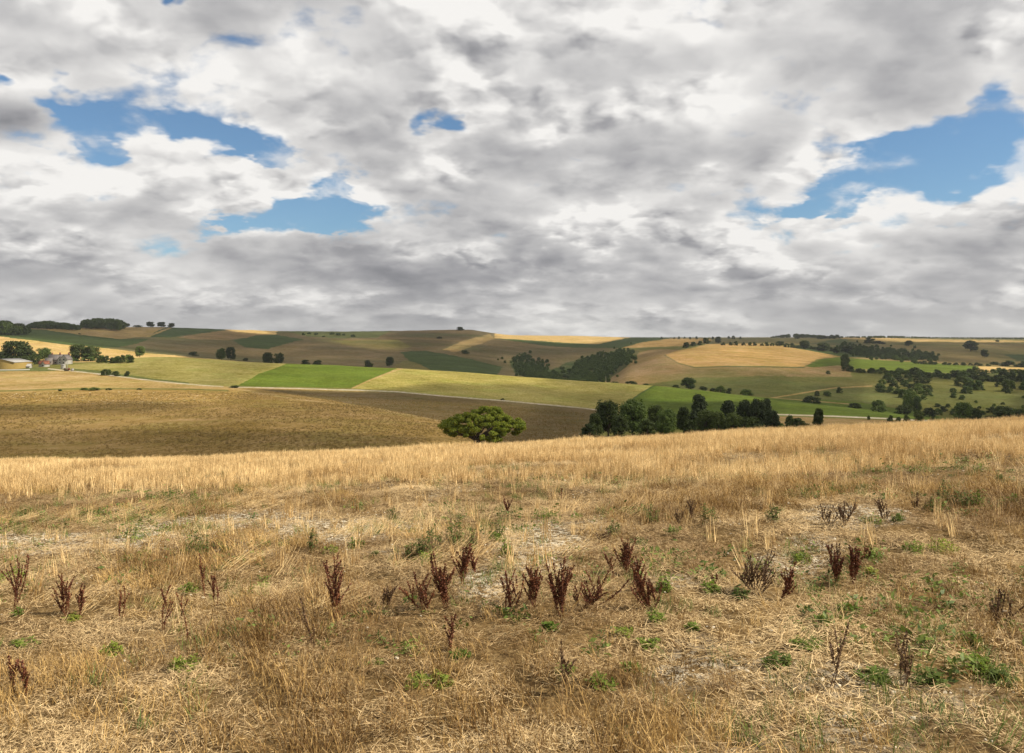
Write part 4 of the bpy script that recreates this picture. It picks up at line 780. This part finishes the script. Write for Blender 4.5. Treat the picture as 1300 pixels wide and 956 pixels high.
# far woods that read as one mass
c_wood = tcoll('wood_tree', [crown_mesh('broad', i, 'leafb') for i in range(4)])
def woodland(name, polys, n, size, ymin, label, ymax=9e9):
    pos = []; rg2 = np.random.default_rng(len(label))
    for (poly, share) in polys:
        p_ = poisson(poly, int(n * share), 1.5, rg2); p_ = [(a + rg2.normal(0, 1) * (rg2.uniform() < .3) * 9, b + rg2.normal(0, 1) * (rg2.uniform() < .3) * 3.5) for a, b in p_]
        for a, b in p_:
            x, y, z = hit(a, b, ymin)
            if y < ymax: pos.append((x, y, z))
    pos = np.array(pos); m_ = len(pos); s_ = size * rg2.uniform(.5, 1.25, m_)
    return scatter(name, pos - [0, 0, .5], np.stack([np.zeros(m_), np.zeros(m_), rg2.uniform(0, 6.28, m_)], 1), np.stack([s_ * 1.1, s_ * 1.1, s_ * .95], 1), rg2.uniform(0, 1, m_), c_wood, 4, label, 'woodland')
woodland('woodland', [([(722, 476), (728, 464), (738, 457), (752, 455), (760, 449), (775, 450), (788, 446), (806, 447), (800, 454), (802, 460), (786, 466), (776, 476), (758, 484), (748, 490), (724, 490), (716, 484)], 1.)], 620, 8.5, 1250, 'dark hanging wood filling the side of the combe behind the tan spur', 2600)
woodland('woodland', [([(650, 456), (664, 450), (676, 454), (684, 464), (694, 470), (704, 482), (724, 488), (700, 490), (672, 482), (656, 472)], 1.), ([(676, 470), (700, 474), (726, 470), (740, 484), (735, 491), (700, 489)], .12)], 330, 8, 1150, 'smaller dark wood on the left side of the combe', 2600)
woodland('woodland', [([(1068, 436), (1095, 441), (1185, 451), (1190, 458), (1140, 458), (1110, 454), (1082, 451), (1066, 444)], 1.)], 380, 9, 1450, 'low blue-green wood behind the bright green field on the right', 3000)
def ridge_wood(pts, Y, n, size, label, h=1.):
    rg2 = np.random.default_rng(len(label) + n); pos = []; xs = [p_[0] for p_ in pts]
    for i in range(n):
        a = rg2.uniform(min(xs), max(xs)); y = Y * rg2.uniform(.96, 1.12); x = (a - 650) / F * y; pos.append((x, y, float(Z(x, y)), np.interp(a, xs, [p_[1] for p_ in pts])))
    pos = np.array(pos); top = (H0 - pos[:, 3]) / F * pos[:, 1] - pos[:, 2]; s_ = np.clip(top, 4, 60) * rg2.uniform(.78, 1.03, n)
    w_ = np.minimum(s_ * 1.2, size * 1.5)
    return scatter('woodland', pos[:, :3], np.stack([np.zeros(n), np.zeros(n), rg2.uniform(0, 6.28, n)], 1), np.stack([w_, w_, s_], 1), rg2.uniform(0, 1, n), c_wood, 4, label, 'woodland')
ridge_wood([(103, 411), (108, 405.5), (120, 403.5), (140, 404), (152, 405.5), (156, 408)], 1950, 70, 16, 'dark flat-topped skyline wood left of the row of round trees')
ridge_wood([(33, 412), (45, 408.5), (57, 406.5), (75, 408), (92, 411), (104, 413)], 1800, 80, 16, 'long low wooded hump on the skyline above the farm')
ridge_wood([(-40, 404), (0, 406), (10, 408), (20, 412), (35, 413)], 1350, 60, 15, 'dark wood on the skyline at the far left edge')
ridge_wood([(972, 429), (985, 426), (1005, 423.2), (1025, 424), (1045, 425.5), (1060, 427), (1130, 426), (1200, 428), (1300, 428.5), (1380, 428)], 4300, 340, 20, 'long dark wood along the far right skyline')

# ------------------------------------------------------------------ farm
M['slate'] = plain('slate_roof', (.12, .105, .10), (.19, .165, .15), .8); M['tile'] = plain('red_clay_tiles', (.26, .10, .055), (.17, .07, .045), 1.2); M['white'] = plain('white_render', (.42, .40, .35), (.34, .32, .28), .6)
M['flint'] = plain('flint_wall', (.27, .22, .18), (.20, .165, .14), 1.5); M['barn'] = plain('yellow_barn_sheeting', (.36, .25, .08), (.30, .21, .065), .5); M['dark'] = plain('dark_opening', (.03, .03, .035)); M['brick'] = plain('red_brick', (.23, .10, .06), (.17, .08, .05), 1.5)
M['asb'] = plain('pale_roof_sheet', (.36, .345, .32), (.30, .285, .26), .5); M['wood'] = plain('weathered_timber', (.16, .12, .08)); M['redp'] = plain('dark_red_paint', (.16, .035, .025)); M['rubber'] = plain('tyre_rubber', (.03, .03, .03))
def gable(mb_w, mb_r, c, w_, d, eh, rh, rot, over=.4):
    """walls with two gables (ridge along local x) and a pitched roof"""
    ca, sa = math.cos(rot), math.sin(rot)
    def tf(P): P = np.array(P, float); return np.stack([c[0] + P[:, 0] * ca - P[:, 1] * sa, c[1] + P[:, 0] * sa + P[:, 1] * ca, c[2] + P[:, 2]], 1)
    a, b = w_ / 2, d / 2; V = [(-a, -b, -1), (a, -b, -1), (a, b, -1), (-a, b, -1), (-a, -b, eh), (a, -b, eh), (a, b, eh), (-a, b, eh), (-a, 0, rh), (a, 0, rh)]
    mb_w.add(tf(V), [(0, 1, 5, 4), (2, 3, 7, 6), (1, 2, 6, 5), (3, 0, 4, 7)]); mb_w.add(tf(V), [(4, 7, 8), (5, 9, 6)])
    a += over; sl_ = (rh - eh) / b; b2 = b + over; e2 = eh - sl_ * over; t_ = .18
    for s_ in (-1, 1):
        W = [(-a, s_ * b2, e2 + .02), (a, s_ * b2, e2 + .02), (a, 0, rh + .02), (-a, 0, rh + .02)]; W += [(q[0], q[1], q[2] + t_) for q in W]
        mb_r.add(tf(W), [(0, 1, 2, 3), (7, 6, 5, 4), (0, 4, 5, 1), (1, 5, 6, 2), (2, 6, 7, 3), (3, 7, 4, 0)])
def ground_at(px, Y): x = (px - 650) / F * Y; return x, Y, float(Z(x, Y))
def farm():
    k = 720 / F     # metres per unit at the farm
    X, Y, z = ground_at(74, 735)
    r = empty('farmhouse', (X, Y, z)); tag(r, 'grey slate-roofed farmhouse with chimneys and a white gable among the farm trees', 'house')
    w_, rf, wg, ch, wn = MB(), MB(), MB(), MB(), MB(); hw = 26 * k
    gable(w_, rf, (-1.5, 2, 0), hw * .8, 8, 4.6, 9.0, .06); gable(wg, rf, (8.2, -1.0, 0), 9, 6.2, 4.8, 9.0, R(90)); gable(wg, rf, (4.0, -.5, 0), 7.5, 4.6, 4.4, 7.6, R(90)); gable(w_, rf, (-7, -2.2, 0), 6.5, 5, 3.0, 6.0, .06)
    obj('wall', w_.build('wall', M['flint']), r); obj('gable_wing', wg.build('wing', M['white']), r); roof = obj('roof', rf.build('roof', M['slate']), r)
    for cx, cz in ((-6.6, 8.6), (.6, 9.), (8.2, 8.9)):
        c = MB(); c.box((cx, 2 if cx < 5 else 2.6, cz + .6), (1.1, .9, 2.4)); c.tube([(cx, 2 if cx < 5 else 2.6, cz + 1.8), (cx, 2 if cx < 5 else 2.6, cz + 2.3)], .22, 8); obj('chimney', c.build('chimney', M['brick']), roof)
    for q, (cx, cy, cz) in enumerate(((-7, -4.75, 1.6), (8.2, -5.53, 1.7), (8.2, -5.53, 4.6), (4.0, -4.28, 1.7), (4.0, -4.28, 4.2), (-1.5, -2.05, 1.7))):
        c = MB(); c.box((cx, cy, cz), (1.2, .12, 1.2)); obj('window', c.build('window', M['dark']), r)
    X, Y, z = ground_at(57, 690); r = empty('cottage', (X, Y, z)); tag(r, 'small cottage with a red clay roof and a white gable below the farmhouse', 'house')
    w_, rf = MB(), MB(); gable(w_, rf, (-1, .8, 0), 7.5, 4.5, 2.6, 5.0, .25); gable(w_, rf, (1.2, -1.4, 0), 5, 4.0, 2.6, 4.9, R(75)); obj('wall', w_.build('wall', M['white']), r); obj('roof', rf.build('roof', M['tile']), r)
    for cx in (.3, 1.4): c = MB(); c.box((cx - .1, -3.98 + cx * .04, 1.3), (.7, .25, .9)); obj('window', c.build('window', M['dark']), r)
    X, Y, z = ground_at(1, 655); r = empty('barn', (X, Y, z)); tag(r, 'long low barn with a yellow end wall and pale sheet roof at the left edge', 'barn')
    w_, rf = MB(), MB(); gable(w_, rf, (0, 12, 0), 24, 23, 5.6, 8.4, R(90), .3); obj('wall', w_.build('wall', M['barn']), r); obj('roof', rf.build('roof', M['asb']), r)
    c = MB(); c.box((-3, -.06, 1.8), (.25, .16, 5.4)); obj('door_post', c.build('door_post', M['wood']), r)
    for px, Y, ww, lab, mt, mr in ((24, 668, 6, 'low pinkish-roofed outbuilding beside the yellow barn', 'brick', 'asb'), (33.5, 672, 7.5, 'small pale outbuilding between the barn and the cottage', 'white', 'asb')):
        X, Y, z = ground_at(px, Y); r = empty('outbuilding', (X, Y, z)); tag(r, lab, 'shed'); w_, rf = MB(), MB(); gable(w_, rf, (0, 0, 0), ww, 4, 1.6, 3.4 if ww > 7 else 2.6, .1); obj('wall', w_.build('wall', M[mt]), r); obj('roof', rf.build('roof', M[mr]), r)
        c = MB(); c.box((0, -2.05, .8), (.9, .1, 1.4)); obj('door', c.build('door', M['dark']), r)
    X, Y, z = ground_at(80.5, 655); r = empty('shed', (X, Y, z)); tag(r, 'little white box-shaped shed with an orange side by the farm lane', 'shed')
    w_, rf = MB(), MB(); gable(w_, rf, (0, 0, 0), 2.8, 2.6, 3.1, 3.5, 0, .15); obj('wall', w_.build('wall', M['white']), r); obj('roof', rf.build('roof', M['asb']), r); c = MB(); c.box((-1.46, 0, 1.4), (.1, 1.6, 2.4)); obj('door', c.build('door', M['tile']), r)
    X, Y, z = ground_at(85.5, 650); r = empty('telegraph_pole', (X, Y, z)); tag(r, 'pale thin pole rising beside the lane at the farm', 'pole'); c = MB(); c.tube([(0, 0, -.3), (0, 0, 7.6)], [.2, .14], 8); obj('pole', c.build('pole', M['asb']), r); c = MB(); c.box((0, 0, 7.1), (1.6, .12, .14)); obj('crossarm', c.build('crossarm', M['wood']), r)
    x, y, z = hit(84.5, 471, 300); s_ = y / F; r = empty('farm_trailer', (x, y, z), .05); tag(r, 'dark high-sided farm trailer with a red end parked on the chalk track', 'trailer')
    c = MB(); c.box((0, 0, 1.55), (3.4, 2, 1.5)); obj('body', c.build('body', M['wood']), r); c = MB(); c.box((1.9, 0, 1.5), (.36, 2.02, 1.56)); obj('tailgate', c.build('tailgate', M['redp']), r)
    for qx in (-.9, .9):
        for qy in (-.95, .95): c = MB(); c.tube([(qx, qy - .12, .42), (qx, qy + .12, .42)], .42, 12); obj('wheel', c.build('wheel', M['rubber']), r)
    c = MB(); c.tube([(-1.7, 0, .8), (-2.7, 0, .6)], .06, 6); obj('drawbar', c.build('drawbar', M['wood']), r)
    x, y, z = hit(92, 471, 300); r = empty('feed_bin', (x, y, z)); tag(r, 'pale squat container right of the dark trailer', 'container'); c = MB(); c.box((0, 0, .9), (1.6, 1.5, 1.7)); obj('body', c.build('body', M['asb']), r); c = MB(); c.box((0, 0, 1.82), (1.75, 1.6, .12)); obj('lid', c.build('lid', M['white']), r)
    # low white wall in front of the barn
    pts = [ground_at(p_, q) for p_, q in ((-60, 640), (-30, 640), (0, 640), (20, 642), (38, 645))]; c = MB()
    for (x0, y0, z0), (x1, y1, z1) in zip(pts[:-1], pts[1:]):
        c.add([(x0, y0, z0 - .5), (x1, y1, z1 - .5), (x1, y1, z1 + .75), (x0, y0, z0 + .75), (x0, y0 + .4, z0 - .5), (x1, y1 + .4, z1 - .5), (x1, y1 + .4, z1 + .75), (x0, y0 + .4, z0 + .75)], [(0, 1, 2, 3), (5, 4, 7, 6), (3, 2, 6, 7)])
    tag(obj('wall', c.build('wall', M['white'])), 'low white wall running along the field edge in front of the yellow barn', 'wall', kind='thing')
farm()

# ------------------------------------------------------------------ plants on the near slope
M['dock'] = straw_mat('rusty_dock_seed', (.12, .038, .018), (.29, .115, .045), .1); M['dockb'] = straw_mat('brown_dead_stem', (.11, .06, .03), (.26, .16, .08), .1)
def leafm(name, c, c2): return foliage_mat(name, c, c2, .6, .3, 9.)
M['weed'] = leafm('weed_leaf', (.08, .125, .018), (.19, .25, .04)); M['weedy'] = leafm('yellowing_weed_leaf', (.15, .21, .03), (.32, .34, .06)); M['weedd'] = leafm('dark_weed_leaf', (.06, .088, .02), (.13, .17, .038))
def stalk(base, tip, dens, r0, rg, seed_from=.25, rad=.011, bend=.1):
    mb = MB(); base = np.array(base, float); tip = np.array(tip, float); n = 7; t = np.linspace(0, 1, n)[:, None]; side = unit(rg.normal(0, 1, 3)) * bend * np.linalg.norm(tip - base)
    pts = base + (tip - base) * t + side * (t * (1 - t)) + np.array([0, 0, .0]) ; mb.tube(pts, np.linspace(r0, r0 * .4, n), 5)
    m_ = int(dens * np.linalg.norm(tip - base) * (1 - seed_from)); f = rg.uniform(seed_from, 1., m_); P = np.stack([np.interp(f, t[:, 0], pts[:, j]) for j in range(3)], 1)
    whorl = .55 + .45 * np.sin(f * 60 + rg.uniform(0, 6)); d = unit(rg.normal(0, 1, (m_, 3))) * (rad * rg.uniform(.3, 1.5, m_) * whorl * (1.15 - .6 * f))[:, None]
    mb.leaves(P + d, d * 50, .0074, .7, .6, rg); return mb
def dock(px, base, top, n, spread, label, group=None, mt='dock', lean=0., thick=1., h=None):
    """dead dock: a crown of stiff seed stalks"""
    x, y, z = hit(px, base, 2.5); s_ = y / F; H = (base - top) * s_ * 1.02; rg = np.random.default_rng(int(px * 7 + base)); wild = float(np.random.default_rng(int(px * 13)).normal(0, .13)); r = empty('dead_weed' if mt != 'dock' else 'dock_plant', (x, y, z - .01))
    tag(r, label, 'weed' if mt != 'dock' else 'dock plant', group)
    for i in range(n):
        a = rg.uniform(-1, 1) if n > 1 else 0; hh = H * (rg.uniform(.42, .98) if i else 1.); tipx = (a * .8 + rg.normal(0, .42)) * spread * s_ + (lean + wild) * hh; dy = rg.uniform(-.6, .6) * spread * s_
        mb = stalk((rg.uniform(-.02, .02), rg.uniform(-.02, .02), 0), (tipx, dy, hh * (1 - .25 * abs(a) * min(1, spread * s_ / max(H, .01)))), 620 * thick, .0032, rg, rg.uniform(.18, .35), .017 * thick, rg.uniform(.08, .42))
        for j in range(3 if n > 2 else 2):                  # side branches hugging the stalk
            f = rg.uniform(.3, .6); b0 = np.array([tipx * f, dy * f, hh * f]); b1 = b0 + np.array([rg.uniform(-.09, .09), rg.uniform(-.06, .06), rg.uniform(.10, .20)]) * min(1.3, H / .4)
            q = stalk(b0, b1, 520 * thick, .002, rg, .1, .012 * thick, .1); 
            for V_ in q.v: pass
            off = mb.n; mb.v += q.v; mb.f[3] += [f_ + off for f_ in q.f[3]]; mb.f[4] += [f_ + off for f_ in q.f[4]]; mb.n += q.n
        obj('seed_stalk', mb.build('seed_stalk', M[mt]), r)
DOCKS = [(262, 760, 703, 1, 3, 'single tall straight rusty dock stalk at the left of the near slope', 0.05, 1.1), (272, 770, 728, 2, 8, 'short pair of rusty dock stalks right of the tall single one', .15, .9), (18, 778, 704, 3, 14, 'leaning dark dock at the far left edge', .25, .8), (84, 785, 728, 4, 12, 'brown dock of four thin upright stalks near the left edge', 0, .8), (102, 782, 740, 3, 8, 'shorter brown dock touching the right of the four-stalked one', .05, .8), (151, 790, 742, 2, 6, 'two thin brown dock stalks standing close together', 0, .8), (207, 800, 742, 2, 12, 'brown dock with two thin stalks left of the green-footed stem', .1, .7), (236, 822, 752, 1, 4, 'bare dark stem rising from a yellow-green clump, lower left', 0, .4),
 (428, 785, 705, 5, 12, 'rusty dock with a tall curved stalk above a bushy base, left of centre', .02, .9), (536, 778, 722, 4, 22, 'rusty dock fanning to the right, left of the two dense ones', .1, .9), (567, 772, 700, 6, 12, 'dense dark red dock, broadest of the central group', 0, 1.3), (586, 742, 688, 4, 8, 'dense dark dock standing behind and right of the broadest central one', 0, 1.25), (603, 728, 702, 3, 16, 'small dark dock leaning right at the back of the central group', .5, .8), (571, 828, 778, 2, 7, 'short rusty dock alone below the central group', .1, 1.), (646, 780, 718, 4, 14, 'thin rusty dock with spread stalks in the middle', .05, .8),
 (678, 772, 716, 7, 26, 'wide vase-shaped dark red dock right of the middle', .05, 1.), (713, 782, 704, 7, 16, 'tallest dark red dock, with a dense clump of upright stalks', .02, 1.2), (738, 776, 724, 7, 26, 'low rusty dock with all its stalks swept out to the right', .35, .8), (797, 730, 683, 6, 10, 'dense dark maroon dock standing behind the swept one', 0, 1.3), (780, 734, 700, 2, 5, 'thin brown stalks just left of the dense maroon dock', -.2, .7), (812, 750, 706, 4, 9, 'rusty dock directly in front of the dense maroon one', 0, .8), (828, 776, 724, 7, 17, 'wide rusty dock with many short stalks and green leaves at its foot', .03, 1.), 
 (909, 742, 726, 2, 7, 'tiny dark dock leaning left beside green leaves', -.5, .8), (994, 764, 712, 4, 8, 'dark red dock leaning right next to the brown dead bush', .15, 1.), (1062, 742, 690, 4, 9, 'dark red dock, left half of the right-hand pair', -.03, 1.1), (1084, 744, 690, 5, 11, 'dark red dock, right half of the right-hand pair', .03, 1.1), (1100, 712, 690, 2, 10, 'small bent dock stalk above the right-hand pair', .5, .7), (645, 656, 629, 3, 5, 'small brown dock far up the slope above the centre', 0, 1.1), (712, 640, 620, 1, 2, 'single brown stalk standing near the stubble', .05, 1.), (32, 884, 838, 2, 8, 'pair of dark dock stalks at the bottom left corner', .1, 1.1), (20, 880, 830, 2, 6, 'dark dock stalks at the very bottom left edge', -.05, 1.)]
for px, b, t, n, sp, lab, ln, th_ in DOCKS: dock(px, b, t, n, sp, lab, 'dead dock plants on the near slope', 'dock', ln, th_)
DEAD = [(490, 772, 742, 6, 10, 'brown withered weed bush left of the fanning dock'), (1072, 668, 632, 8, 18, 'large brown-green withered weed clump under the stubble on the right'), (1052, 668, 640, 5, 12, 'brown withered weed left of the large withered clump'), (1122, 662, 630, 5, 10, 'withered weed with a rusty tip right of the large withered clump'), (1162, 648, 625, 4, 4, 'narrow dark weed tuft on the pale bare patch'), (1058, 730, 690, 3, 8, 'thin dry weed stalks behind the right-hand docks'), (880, 664, 632, 3, 6, 'thin dark weed beyond the bare patch, right of centre'), (860, 668, 640, 3, 6, 'thin dark weed left of its darker neighbour'), (960, 756, 700, 12, 26, 'bushy golden-brown dead weed beside the leaning dock'), (395, 826, 760, 2, 8, 'two fine brown stalks in the lower left grass'), (765, 690, 672, 4, 8, 'small withered weed beside the bare chalky ground'), (1150, 870, 800, 3, 14, 'tall thin dead stalks in the bottom right grass'), (1262, 800, 745, 5, 22, 'spreading dead weed near the right edge'), (718, 880, 812, 2, 4, 'thin upright brown stem rising from green leaves at the bottom'), (1050, 880, 790, 2, 6, 'thin dead stem at the bottom right of centre')]
for px, b, t, n, sp, lab in DEAD: dock(px, b, t, n, sp, lab, 'withered weeds on the near slope', 'dockb', 0., .55)
def weed(px, base, top, wpx, label, mt='weed', upright=.5, leaf=.03, n=None):
    """leafy green weed: stems with leaves all along them"""
    x, y, z = hit(px, base, 2.5); s_ = y / F; H = (base - top) * s_; W = wpx * s_ / 2; rg = np.random.default_rng(int(px * 3 + base)); r = empty('green_weed', (x, y, z - .005)); tag(r, label, 'weed', 'green weeds on the near slope')
    ns = n or int(np.clip(10 + wpx * .35, 9, 34)); sm = MB(); lm = MB()
    for i in range(ns):
        a = rg.uniform(0, 6.28); q = math.sqrt(rg.uniform()); bx, by = (W * q * math.cos(a) * .75, W * q * math.sin(a) * .75); hh = H * rg.uniform(.5, 1.) * (1 - .5 * q * q); tx, ty = bx * 1.35 + rg.normal(0, .1) * W, by * 1.35 + rg.normal(0, .1) * W
        z0 = float(Z(x + bx, y + by)) - z; n_ = 4; t = np.linspace(0, 1, n_)[:, None]; pts = np.array([bx, by, z0 - .01]) + (np.array([tx, ty, z0 + hh]) - [bx, by, z0 - .01]) * t + np.sin(t * 3.1) * rg.normal(0, .12, 3) * hh * [1, 1, 0]; sm.tube(pts, .002, 4)
        m_ = max(4, int(hh * (70 if upright > .8 else 110) * upright + 6)); f = rg.uniform(.1, 1., m_); P = pts[0] + (pts[-1] - pts[0]) * f[:, None]; d = rg.normal(0, 1, (m_, 3)) * [1, 1, .35]; d = unit(d); ls = leaf * (1.2 - .5 * f)
        lm.leaves(P + d * ls[:, None] * .9, np.cross(d, np.cross([0, 0, 1.], d)) + [0, 0, .8], leaf * .8, .42, .45, rg)
    obj('stems', sm.build('stems', M['dockb' if upright > .8 else 'weed']), r); obj('leaves', lm.build('leaves', M[mt]), r)
WEEDS = [(222, 636, 616, 52, 'spreading dark green weed patch just under the stubble, left', 'weedd'), (252, 634, 618, 30, 'green weed joined to the right of the spreading patch', 'weed'), (190, 634, 624, 20, 'thin green weed left of the spreading patch', 'weedd'), (272, 615, 608, 14, 'tiny dark green leaves at the foot of the stubble', 'weedd'), (300, 627, 613, 22, 'thin green weed right of the spreading patch', 'weedd'), (247, 704, 679, 42, 'big rounded dark green weed beside the pale bare ground', 'weedd'), (162, 716, 702, 28, 'green weed left of the yellow-leaved one', 'weed'), (183, 708, 692, 22, 'pale yellow-leaved weed left of the big rounded one', 'weedy'), (285, 700, 690, 14, 'small green weed right of the big rounded one', 'weed'), (14, 738, 718, 36, 'yellow-green weed clump at the left edge', 'weedy'), (240, 752, 738, 26, 'bright green weed at the foot of the dock stalks', 'weed'), (22, 780, 768, 14, 'small green weed low at the left edge', 'weed'), (90, 788, 779, 20, 'small yellow-green weed under the brown docks', 'weedy'), (30, 820, 808, 34, 'green weed patch low on the left', 'weed'), (140, 832, 812, 26, 'pale green weed among straw, lower left', 'weedy'), (238, 850, 828, 46, 'bright yellow-green weed at the bottom left of centre', 'weedy'),
 (396, 702, 662, 14, 'tall narrow dark green weed left of the bright one', 'weedd'), (422, 700, 690, 26, 'bright lime-green low weed beside the tall narrow one', 'weedy'), (452, 696, 678, 24, 'bright green weed behind the pale litter left of centre', 'weed'), (497, 664, 642, 20, 'dark green bushy weed high on the slope, left of centre', 'weedd'), (475, 705, 698, 10, 'tiny green weed left of the large bush', 'weedd'), (545, 704, 652, 30, 'tall green weed, left part of the largest green bush', 'weedd'), (528, 706, 682, 26, 'green weed at the lower left of the largest green bush', 'weed'), (540, 712, 696, 34, 'light green leaves at the foot of the largest green bush', 'weedy'), (576, 690, 640, 26, 'tall feathery green weed, right part of the largest green bush', 'weedd'), (600, 700, 664, 16, 'narrow dark green weed above the dense docks', 'weedd'), (632, 684, 650, 22, 'dark upright green weed above the middle', 'weedd'), (628, 688, 668, 26, 'bright green leaves at the foot of the upright weed above the middle', 'weed'), (642, 706, 680, 20, 'green weed leaning over pale ground in the middle', 'weed'), (522, 762, 754, 16, 'small green weed under the fanning dock', 'weed'), (390, 770, 762, 20, 'dark small weed in the shaded tussock', 'weedd'), (395, 760, 752, 12, 'little green tuft on the shaded tussock', 'weed'), (335, 745, 738, 16, 'low yellowish-green weed left of the shaded tussock', 'weedy'),
 (696, 658, 645, 26, 'bright green low weed high on the slope, right of centre', 'weed'), (660, 674, 668, 12, 'tiny green weed on the pale bare ground', 'weed'), (778, 680, 656, 18, 'dark upright green weed near the pale bare ground', 'weedd'), (828, 664, 632, 22, 'dark green feathery weed, left of two', 'weedd'), (900, 664, 634, 22, 'dark green feathery weed, right of two', 'weedd'), (856, 678, 664, 24, 'low bright green weed between the feathery ones', 'weed'), (812, 694, 676, 24, 'olive weed behind the maroon dock', 'weedd'), (842, 750, 728, 18, 'green leaves growing through the wide rusty dock', 'weed'), (697, 800, 786, 22, 'bright green weed below the vase-shaped dock', 'weed'), (832, 790, 772, 24, 'green weed right below the wide rusty dock', 'weed'), (790, 806, 790, 24, 'yellow-green weed below centre right', 'weedy'), (880, 800, 786, 18, 'bright green weed with few stems, right of centre', 'weed'), (905, 752, 734, 26, 'green leaves beside the tiny leaning dock', 'weed'), (938, 758, 740, 20, 'thin green weed left of the golden dead weed', 'weedd'), (825, 820, 806, 30, 'thin green weed patch in the lower middle', 'weed'), (716, 858, 840, 30, 'green leaves round the thin brown stem at the bottom', 'weed'), (765, 870, 856, 36, 'bright green weed at the bottom right of centre', 'weed'), (800, 850, 838, 22, 'small green weed in the lower middle', 'weed'), (545, 868, 850, 60, 'broad yellow-green weed patch at the bottom centre', 'weedy'), (585, 834, 824, 28, 'small green weed beside the lone short dock', 'weed'), (480, 842, 836, 16, 'tiny green weed left of the lone short dock', 'weed'),
 (982, 662, 636, 20, 'dark green bushy weed left of the withered clump', 'weedd'), (1108, 664, 650, 30, 'bright green weed under the large withered clump', 'weed'), (1140, 662, 648, 20, 'dark weed right of the large withered clump', 'weedd'), (1200, 640, 602, 30, 'tall green bush below the stubble on the right', 'weedd'), (1182, 650, 626, 18, 'thin green weed left of the tall bush', 'weedd'), (1224, 642, 616, 22, 'brown-green bush right of the tall bush', 'weedd'), (1242, 640, 618, 18, 'green bush, third from the tall bush on the right', 'weed'), (1268, 614, 596, 12, 'small round dark green weed on the stubble edge, far right', 'weedd'), (1286, 640, 622, 20, 'green weed near the right edge', 'weed'), (1160, 702, 682, 26, 'green weed patch in the grass, left of the paler one', 'weed'), (1196, 704, 678, 34, 'pale green weed patch in the right-hand grass', 'weedy'), (1112, 712, 698, 26, 'green leaves behind the right-hand docks', 'weed'), (1104, 730, 716, 16, 'small yellow-green weed right of the docks', 'weedy'), (1020, 716, 700, 30, 'green and yellow leaves above the leaning dock', 'weedy'), (1014, 706, 696, 20, 'dark green weed left of the right-hand docks', 'weedd'), (1035, 778, 766, 30, 'bright green low patch, left of its twin', 'weed'), (1074, 778, 764, 32, 'bright green low patch, right of its twin', 'weed'), (1050, 790, 780, 24, 'thin green weed between and below the twin patches', 'weed'), (1020, 822, 808, 46, 'broad green weed low on the right', 'weed'), (985, 845, 824, 34, 'dark green weed low right of centre', 'weedd'), (1232, 824, 796, 28, 'tall bright green weed in the grass, lower right', 'weed'), (1240, 850, 822, 60, 'large green weed clump at the lower right', 'weed'), (1282, 800, 780, 24, 'green weed at the right edge, lower half', 'weed'), (1180, 806, 796, 30, 'green weed in the grass left of the tall bright one', 'weed'), (1110, 862, 850, 50, 'green patch at the bottom right', 'weed'), (1180, 868, 846, 40, 'green weed at the bottom, left of the large clump', 'weedd'), (1275, 868, 838, 40, 'dark green weed at the bottom right corner', 'weedd')]
for px, b, t, wd, lab, mt in WEEDS: weed(px, b, t, wd, lab, mt, .9 if (b - t) > wd * .8 else .5, .022 if b < 720 else .026)

# ------------------------------------------------------------------ the summer haze lying over the downs
hb = MB(); hb.box((0, 6400, 20), (44000, 13600, 330)); hz_ = material('haze', lambda N, p, o: None)
nt = hz_.node_tree; nt.nodes.clear(); pv = nt.nodes.new('ShaderNodeVolumePrincipled'); pv.inputs['Density'].default_value = 4.5e-5; pv.inputs['Color'].default_value = (.84, .88, .93, 1); pv.inputs['Anisotropy'].default_value = .2
nt.links.new(pv.outputs[0], nt.nodes.new('ShaderNodeOutputMaterial').inputs['Volume'])
tag(obj('haze', hb.build('haze', hz_)), 'thin pale haze over the valley', 'haze', kind='stuff')
